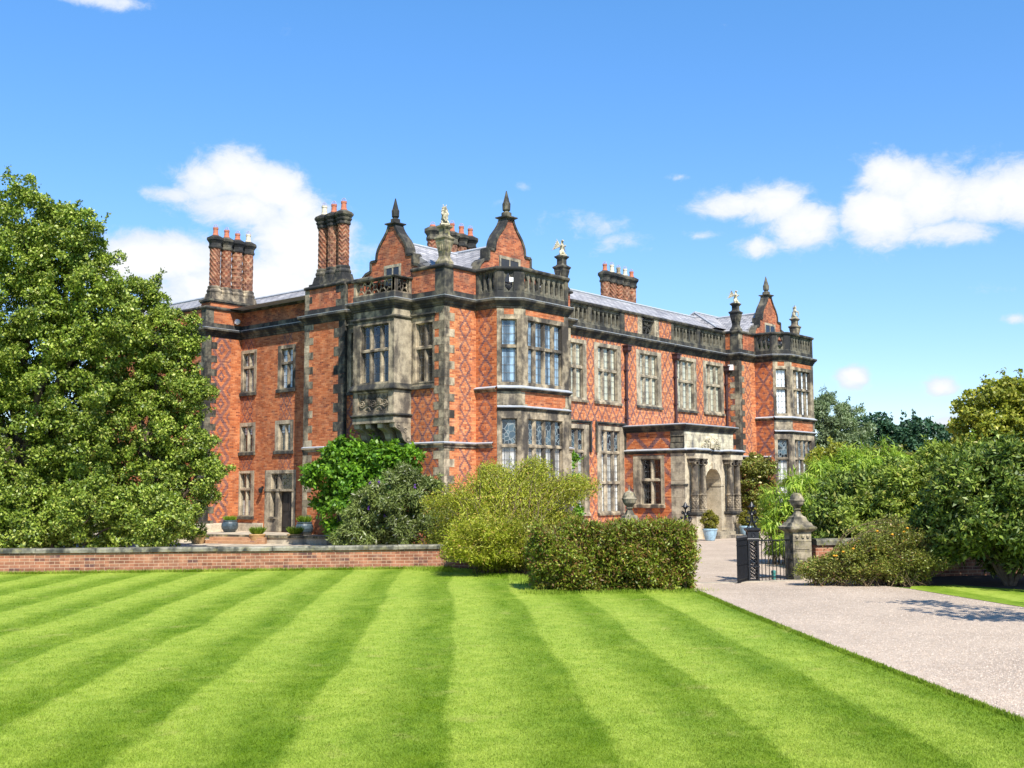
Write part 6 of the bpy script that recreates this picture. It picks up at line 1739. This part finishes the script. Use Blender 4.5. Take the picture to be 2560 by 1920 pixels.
a = np.where(sides == 2, 0.06 * np.sin(z * 6), np.where(sides == 3, HL - .05 * np.sin(z * 5), a))
z = np.where(sides == 4, top + rng.uniform(-.10, .04, k), np.minimum(z, top))
h0 = np.array(H0); hd = np.array(HD); hn = np.array(HN)
C_ = h0 + a[:, None] * hd + b[:, None] * hn; C_[:, 2] += z
D_ = np.where((sides == 0)[:, None], -hn, np.where((sides == 4)[:, None], [0, 0, 1.0], np.where((sides == 2)[:, None], -hd, np.where((sides == 3)[:, None], hd, hn))))
per = 26
SPRIG = unit(D_ + rng.normal(size=(k, 3)) * .8 + np.array([0, 0, .5]))
P = np.repeat(C_, per, 0) + np.repeat(SPRIG, per, 0) * rng.uniform(-.10, .13, k * per)[:, None] + rng.normal(size=(k * per, 3)) * np.repeat(rng.uniform(.02, .07, k), per)[:, None]; D = np.repeat(SPRIG, per, 0)
ok = P[:, 2] > GZ + .02; P, D = P[ok], D[ok]; n = len(P)
leaf_mesh('foliage', P, D * .6 + rng.normal(size=(n, 3)) * .8 + np.array([0, 0, .25]), D * .6 + rng.normal(size=(n, 3)) * .6 + np.array([0, 0, .5]), rng.uniform(.055, .125, n), rng.uniform(.025, .05, n), 'leaf_hedge', t)
mb = MB(); rr = random.Random(12)
for i in range(420):
    p = H0 + HD * rr.uniform(.1, HL - .1) + HN * rr.uniform(.0, HW - .05); q = p + Vector((rr.uniform(-.35, .35), rr.uniform(-.35, .35), rr.uniform(1.1, HH + .08)))
    mid = p.lerp(q, .5) + Vector((rr.uniform(-.1, .1), rr.uniform(-.1, .1), 0))
    mb.tube([p, mid, q], [.012, .008, .003], 4, cap=False)
for i in range(900):
    j = rr.randrange(k); c = Vector(C_[j]); d = Vector(SPRIG[j])
    mb.tube([c - d * .25, c, c + d * rr.uniform(.08, .22)], [.007, .005, .0015], 4, cap=False)
mb.build('twigs', 'twig', t)
mb = MB(); mb.obox(H0 + HD * .35 + HN * .35, HD * (HL - .7), HN * (HW - .6), Vector((0, 0, HH - .5))); mb.build('dark_core', 'soil', t)  # dark box added inside, stands for the shade between the sprigs

# climbers by the porch and between the windows
ro = bush('climbing_rose', 'climbing rose with cream blooms on the tower wall right of the porch', 'climbing plant', [(25.07, -0.85, 3.32, 0.85, 0.66), (25.31, -0.6, 2.26, 0.75, 0.85), (25.02, -0.61, 2.0, 0.65, 0.93), (25.23, -0.5, 1.08, 0.6, 0.75), (25.04, -0.34, 0.16, 0.5, 0.6), (25.6, -.2, 3.0, .6, .6)], 'leaf_low', 51, stem='twig', trunk_r=0.04, spread=0.26, size=(0.12, 0.075))
rr = random.Random(3)
for i in range(16):
    q = rr.choice([(25.07, -0.85, 3.32, .8, .66), (25.31, -.6, 2.26, .7, .8), (25.02, -.61, 2.0, .6, .9), (25.2, -.5, 1.1, .6, .7)])
    a_ = rr.uniform(math.pi * .9, math.pi * 1.75); e_ = rr.uniform(-.9, 1.0)
    c = Vector((q[0] + q[3] * 1.12 * math.cos(a_) * math.cos(e_), q[1] + q[3] * 1.12 * math.sin(a_) * math.cos(e_), q[2] + q[4] * 1.1 * math.sin(e_)))
    mb = MB(); mb.stack((c.x, c.y), [(.02, c.z - .05), (.075, c.z - .02), (.085, c.z + .02), (.05, c.z + .05), (.01, c.z + .06)], 8); mb.build('bloom', 'flower_cream', ro)
bush('climber', 'small bright climber beside the tall ground floor window right of the bay', 'climbing plant', [(9.75, 0.85, 3.25, .22, .5), (9.7, 0.85, 2.5, .25, .6), (9.75, .85, 1.2, .3, .9), (9.7, .85, .2, .3, .6)], 'leaf_vine', 52, trunk_r=0.04, spread=0.20, size=(0.14, 0.09), droop=.2)

# bamboo beside the gate and beyond the wall
def bamboo(label, clumps, seed, n, m_='leaf_bamboo', size=(0.30, 0.042)):
    rng = np.random.default_rng(seed); c0 = np.mean([c[:2] for c in clumps], 0)
    t = thing('bamboo', label, 'bamboo', (float(c0[0]), float(c0[1]), GZ), 'bamboo beyond the gate')
    P, D = crown_points(clumps, n, size, rng, 1.1, 0.75, 0.15, lump=.12)
    m = len(P)
    ax = D * .55 + rng.normal(size=(m, 3)) * .45 + np.array([0, 0, -.75])
    nr = D + np.array([0, 0, .7]) + rng.normal(size=(m, 3)) * .35
    leaf_mesh('leaves', P, ax, nr, size[0] * rng.uniform(.6, 1.25, m), size[1] * rng.uniform(.7, 1.3, m), m_, t, fold=.1)
    mb = MB(); rr_ = random.Random(seed)
    for i in range(60):
        c = rr_.choice(clumps); b = Vector((c[0] + rr_.uniform(-.4, .4), c[1] + rr_.uniform(-.4, .4), GZ)); q = Vector((c[0] + rr_.uniform(-1, 1) * c[3], c[1] + rr_.uniform(-1, 1) * c[3], c[2] + c[4] * rr_.uniform(.3, .95)))
        mb.tube([b, b.lerp(q, .5) + Vector((0, 0, .25)), q], [.014, .011, .004], 5, cap=False)
    mb.build('canes', 'twig', t)
    return t
bamboo('drooping yellow green bamboo close behind the iron railing and stone pier', [(0.55, -14.6, 1.35, 0.62, 0.8), (0.95, -15.1, 2.0, 0.5, 0.55), (0.4, -14.3, 0.7, 0.48, 0.6), (0.71, -14.71, 0.85, 0.6, 0.7), (-.2, -15.6, .5, .5, .6), (-.4, -15.9, .2, .6, .5)], 61, 0.26)
bamboo('taller bright bamboo bank between the far bay window and the dark rhododendron', [(5.3, -14.3, 2.35, 0.95, 0.75), (5.88, -14.78, 2.6, 1.1, 0.75), (6.53, -15.44, 2.75, 1.1, 0.7), (5.6, -14.4, 1.5, 1.2, 1.0), (7.19, -16.2, 2.7, 1.0, 0.8)], 62, 0.34)
bush('rhododendron', 'wide mid green rhododendron behind the brick wall right of the gate pier', 'shrub', [(-0.18, -17.4, 1.44, 1.26, 0.98), (0.61, -18.38, 1.71, 1.26, 0.98), (-0.59, -16.83, 0.74, 0.84, 0.63), (0.33, -17.88, 0.6, 1.26, 0.7), (1.17, -19.0, 1.43, 1.12, 1.12), (-0.36, -17.0, 0.19, 0.84, 0.49), (1.6, -18.2, 2.15, 1.0, .7)], 'leaf_rhodo', 63, 'rhododendrons at the right', trunk_r=0.08, spread=0.30, size=(0.17, 0.062))
bush('rhododendron', 'light green rhododendron bank between the middle rhododendron and the massive dark one', 'shrub', [(-2.16, -18.92, 1.22, 1.03, 0.78), (-1.42, -19.81, 1.34, 0.9, 0.9), (-1.02, -20.49, 2.5, 0.9, 0.7), (-0.62, -21.0, 2.7, 0.78, 0.6), (-1.73, -19.57, 1.95, 0.9, 0.65), (-0.84, -20.51, 1.47, 0.9, 1.03), (-1.9, -19.5, .6, 1.0, .7)], 'leaf_bank', 66, 'rhododendrons at the right', trunk_r=0.07, spread=0.24, size=(0.13, 0.05))
bush('rhododendron', 'massive dark rhododendron filling the right edge above the shaded verge', 'shrub', [(-4.0, -22.5, 1.8, 1.2, 1.1), (-3.5, -23.2, 2.2, 1.24, 0.9), (-3.07, -23.55, 1.75, 1.58, 1.46), (-4.0, -22.2, 1.42, 0.9, 0.9), (-4.2, -21.7, 1.99, 0.68, 0.79), (-3.9, -22.9, 0.97, 1.1, 0.68), (-4.4, -23.2, 1.5, 1.0, .8), (-4.1, -21.6, 1.0, .8, .6), (-2.3, -22.0, 2.2, 1.2, 0.9), (-3.4, -24.4, 2.1, 1.4, 1.1), (-2.0, -22.6, 1.4, 1.6, 1.5)], 'leaf_rhodo', 64, 'rhododendrons at the right', trunk_r=0.11, spread=0.30, size=(0.16, 0.058))
lo = arching('border_shrub', 'loose low shrub with orange flowers in front of the wall by the drive', 'shrub', [(-5.75, -19.85, GZ), (-5.4, -20.3, GZ), (-5.1, -20.7, GZ), (-6.0, -19.5, GZ), (-4.8, -20.3, GZ), (-6.3, -19.0, GZ), (-4.7, -21.0, GZ)], [(-6.4, -19.1, 0.12, 0.34, 0.3), (-6.05, -19.6, 0.40, 0.42, 0.4), (-5.62, -20.1, 0.6, 0.5, 0.46), (-5.2, -20.6, 0.8, 0.6, 0.55), (-4.97, -20.91, 0.33, 0.5, 0.46), (-5.51, -20.24, 0.11, 0.57, 0.3), (-5.89, -19.8, 0.11, 0.46, 0.28), (-4.6, -20.4, 1.05, .6, .5), (-6.55, -18.75, 0.0, .3, .3), (-4.3, -21.0, .8, .6, .6), (-4.9, -21.3, .2, .5, .4)], 'leaf_low', 'twig', 65, 760, 70, (0.07, 0.03), spread=0.045)
rr = random.Random(8)
for i in range(12):
    c = Vector((rr.uniform(-6.5, -5.2), rr.uniform(-20.6, -19.2), rr.uniform(.2, 1.1)))
    c = rr.choice([Vector((-6.0, -19.4, .34)), Vector((-5.42, -20.0, .62)), Vector((-5.0, -20.5, .73))]) + Vector((-.45 + rr.uniform(-.1, .15), -.35 + rr.uniform(-.2, .3), rr.uniform(-.1, .45)))
    mb = MB(); mb.stack((c.x, c.y), [(.008, c.z - .02), (.03, c.z), (.034, c.z + .01), (.008, c.z + .025)], 7); mb.build('bloom', 'flower_orange', lo)
# trees beyond the garden
bush('golden_tree', 'yellow green tree crown rising behind the rhododendron at the right edge', 'tree', [(17.29, -16.08, 5.55, 1.1, 0.9), (18.04, -17.02, 5.95, 1.2, 0.8), (17.86, -16.64, 4.76, 1.6, 0.8), (18.61, -17.58, 5.15, 1.6, 1.2), (16.84, -15.41, 4.56, 0.8, 0.6), (18.44, -17.2, 3.96, 2.2, 1.2), (17.2, -15.6, 3.4, 1.2, 1.0)], 'leaf_gold', 71, trunk_r=0.2, crown='crown', spread=0.40, size=(0.17, 0.12))
bush('willow_tree', 'silvery green willow just right of the far bay window', 'tree', [(43.03, 3.02, 7.3, 1.5, 1.5), (42.69, 3.61, 5.97, 1.33, 1.67), (43.96, 2.07, 6.3, 1.5, 1.33), (43.42, 2.93, 4.81, 2.0, 1.33), (44.47, 1.62, 5.3, 1.0, 1.0), (42.6, 3.4, 7.6, .8, .8), (43.3, 2.4, 7.3, .7, .7), (43.2, 2.8, 3, 2.2, 2)], 'leaf_willow', 72, trunk_r=0.2, crown='crown', spread=0.45, size=(0.22, 0.07), fill=.1, droop=.2)
for i, (lab, cl) in enumerate((
    ('dark wood tree at the left end of the far tree line, beside the silvery willow', [(93.94, 20.48, 8.2, 2.44, 2.2), (92.98, 21.8, 6.9, 2.0, 1.8), (94.2, 20.2, 5.2, 3.0, 2.2), (93.6, 20.9, 2.6, 3.4, 2.6)]),
    ('dark wood tree second from the willow in the far tree line', [(95.4, 18.9, 7.4, 2.7, 1.9), (95.9, 18.3, 5.2, 3.0, 2.2), (95.6, 18.6, 2.6, 3.4, 2.6)]),
    ('tallest rounded dark tree in the middle of the far tree line', [(97.13, 16.8, 7.9, 3.0, 2.1), (96.6, 17.4, 6.6, 2.4, 1.8), (97.6, 16.0, 6.4, 2.6, 1.9), (97.1, 16.8, 4.2, 3.6, 2.4), (97.1, 16.8, 2.0, 3.6, 2.4)]),
    ('dark wood tree at the right end of the far tree line by the golden tree', [(98.91, 14.75, 7.5, 2.3, 1.9), (100.06, 13.6, 6.2, 1.9, 1.7), (99.3, 14.3, 4.8, 3.0, 2.2), (99.3, 14.3, 2.2, 3.4, 2.6)]))):
    bush('broadleaf_tree', lab, 'tree', cl, 'leaf_far', 80 + i, 'dark trees of the far wood', trunk_r=0.35, crown='crown', spread=0.80, size=(0.42, 0.28), fill=.1)
for i, (lab, c) in enumerate((('olive green shrub right below the silvery willow', (24.6, -5.81, 3.5, 1.45, 0.85)), ('olive shrub mass below the left part of the dark far wood', (26.0, -7.4, 3.35, 1.7, 0.8)), ('olive shrub mass between the dark far wood and the dark rhododendron', (27.9, -9.6, 3.2, 1.8, 0.85)))):
    bush('garden_shrub', lab, 'shrub', [c, (c[0], c[1], c[2] - 1.2, c[3] * 1.1, 1.3), (c[0], c[1], c[2] - 2.6, c[3] * 1.1, 1.3)], 'leaf_gold' if i == 0 else 'leaf_low', 90 + i, 'olive shrubs beyond the bamboo', trunk_r=0.07, spread=0.30, size=(.16, .08))
# tree beside the drive whose boughs shade the gravel
bush('overhanging_tree', 'tree right of the drive that throws leafy shade on the gravel', 'tree', [(-12.3, -28.2, 4.7, 1.1, .35), (-11.2, -26.9, 4.7, .6, .25), (-13.0, -28.9, 5.0, 1.0, .4), (-9.6, -28.6, 5.0, .9, .4), (-5.6, -28.2, 5.4, 1.9, 1.2), (-4.0, -28.4, 4.6, 1.9, 1.5), (-7.2, -29.2, 5.6, 1.3, .8)], 'leaf_holm', 95, trunk_r=0.14, crown='crown', spread=.42, size=(.2, .11), cover=.55, lc=.32, fill=.3)

# ------------------------------------------------------------------ grass blades on the near lawn
def in_poly(x, y, poly):
    c = np.zeros(len(x), bool); n = len(poly)
    for i in range(n):
        x0, y0 = poly[i]; x1, y1 = poly[(i + 1) % n]
        if y0 != y1:
            c ^= ((y0 > y) != (y1 > y)) & (x < (x1 - x0) * (y - y0) / (y1 - y0) + x0)
    return c
def blades(name, poly, n, dmin, dmax, h, w, seed, edge=False, loc=None):
    rng = np.random.default_rng(seed)
    fx, fy = 0.762, 0.648; rx, ry = 0.648, -0.762
    d = 1 / (1 / dmax + rng.random(n) * (1 / dmin - 1 / dmax))
    s_ = (rng.random(n) * 2 - 1) * 0.50 * d
    x = CAM_AT.x + fx * d + rx * s_; y = CAM_AT.y + fy * d + ry * s_
    k = in_poly(x, y, poly); x, y, d = x[k], y[k], d[k]; n = len(x)
    P = np.stack([x, y, np.full(n, GZ - .006)], 1)
    a = rng.uniform(0, 2 * np.pi, n)
    v = np.empty((n, 3, 3), np.float32)
    side = np.stack([np.cos(a), np.sin(a), np.zeros(n)], 1) * (w * rng.uniform(.7, 1.4, n) * np.sqrt(d / 12))[:, None]
    tip = np.stack([rng.normal(size=n) * .6, rng.normal(size=n) * .6, np.ones(n)], 1) * (h * rng.uniform(.5, 1.25, n))[:, None]
    v[:, 0] = P - side; v[:, 1] = P + side; v[:, 2] = P + tip
    me = bpy.data.meshes.new(name)
    me.vertices.add(n * 3); me.vertices.foreach_set('co', v.ravel())
    me.loops.add(n * 3); me.loops.foreach_set('vertex_index', np.arange(n * 3, dtype=np.int32))
    me.polygons.add(n); me.polygons.foreach_set('loop_start', np.arange(0, n * 3, 3, dtype=np.int32)); me.polygons.foreach_set('loop_total', np.full(n, 3, np.int32))
    me.update(calc_edges=True); me.materials.append(M['blades'])
    ob = bpy.data.objects.new(name, me); COL.objects.link(ob)
    ob['kind'] = 'stuff'
    return ob
blades('grass', LAWN, 620000, 8.5, 36.0, 0.021, 0.0042, 101)
# loose stones lying on the drive
rng = np.random.default_rng(77)
n = 46000
dd = 1 / (1 / 34 + rng.random(n) * (1 / 12 - 1 / 34)); ss = rng.uniform(.02, .52, n) * dd
X = CAM_AT.x + .762 * dd + .648 * ss; Y = CAM_AT.y + .648 * dd - .762 * ss
k = in_poly(X, Y, DRIVE); X, Y = X[k], Y[k]; n = len(X)
r_ = rng.uniform(.006, .017, n); a_ = rng.uniform(0, 6.28, n)
V = np.empty((n, 5, 3), np.float32)
for q in range(4):
    V[:, q] = np.stack([X + r_ * np.cos(a_ + q * 1.57) * rng.uniform(.7, 1.3, n), Y + r_ * np.sin(a_ + q * 1.57) * rng.uniform(.7, 1.3, n), np.full(n, GZ - .001)], 1)
V[:, 4] = np.stack([X + r_ * .3 * rng.normal(size=n), Y + r_ * .3 * rng.normal(size=n), GZ + r_ * rng.uniform(.5, 1.1, n)], 1)
me = bpy.data.meshes.new('loose_gravel')
F_ = (np.array([[0, 1, 4], [1, 2, 4], [2, 3, 4], [3, 0, 4]])[None] + (np.arange(n) * 5)[:, None, None]).reshape(-1, 3).astype(np.int32)
me.vertices.add(n * 5); me.vertices.foreach_set('co', V.ravel()); me.loops.add(len(F_) * 3); me.loops.foreach_set('vertex_index', F_.ravel())
me.polygons.add(len(F_)); me.polygons.foreach_set('loop_start', np.arange(0, len(F_) * 3, 3, dtype=np.int32)); me.polygons.foreach_set('loop_total', np.full(len(F_), 3, np.int32))
me.update(calc_edges=True)
def pebble():
    m_, t, b, o = mat('pebble')
    t.put(b.inputs['Base Color'], t.ramp(t.node('ShaderNodeNewGeometry').outputs['Random Per Island'], [(0, (0.33, 0.25, 0.19)), (0.6, (0.455, 0.365, 0.28)), (1, (0.54, 0.45, 0.36))]))
    b.inputs['Roughness'].default_value = 0.85
    return m_
me.materials.append(pebble())
ob = bpy.data.objects.new('loose_gravel', me); COL.objects.link(ob); ob['kind'] = 'stuff'
# longer unmown grass against the walls and under the shrubs
rng = np.random.default_rng(102)
def fringe(name, pts, n, width, h, seed):
    rng = np.random.default_rng(seed)
    seg = rng.integers(0, len(pts) - 1, n); f = rng.random(n)
    A = np.array(pts, float); P2 = A[seg] * (1 - f)[:, None] + A[seg + 1] * f[:, None] + rng.normal(size=(n, 2)) * width
    P = np.concatenate([P2, np.full((n, 1), GZ - .01)], 1)
    ax = rng.normal(size=(n, 3)) * .35 + np.array([0, 0, 1])
    ob = leaf_mesh(name, P, ax, rng.normal(size=(n, 3)), h * rng.uniform(.4, 1.3, n), np.full(n, .012), 'blades')
    ob['kind'] = 'stuff'
    return ob
wl = [tuple((Vector((-8.14, -6.67, 0)) - WD * s - WN * 0.06)[:2]) for s in range(-1, 22, 2)]
fringe('long_grass', wl, 16000, .07, .11, 103)
fringe('long_grass', [(-8.3, -7.0), (-8.2, -9.0), (-8.9, -11.5), (-11.3, -14.6), (-12.2, -14.9), (-9.6, -17.3)], 20000, .26, .085, 104)
fringe('long_grass', [(-9.75, -17.6), (-13.1, -20.7), (-16.57, -24.01), (-20.41, -27.79)], 15000, .035, .05, 105)
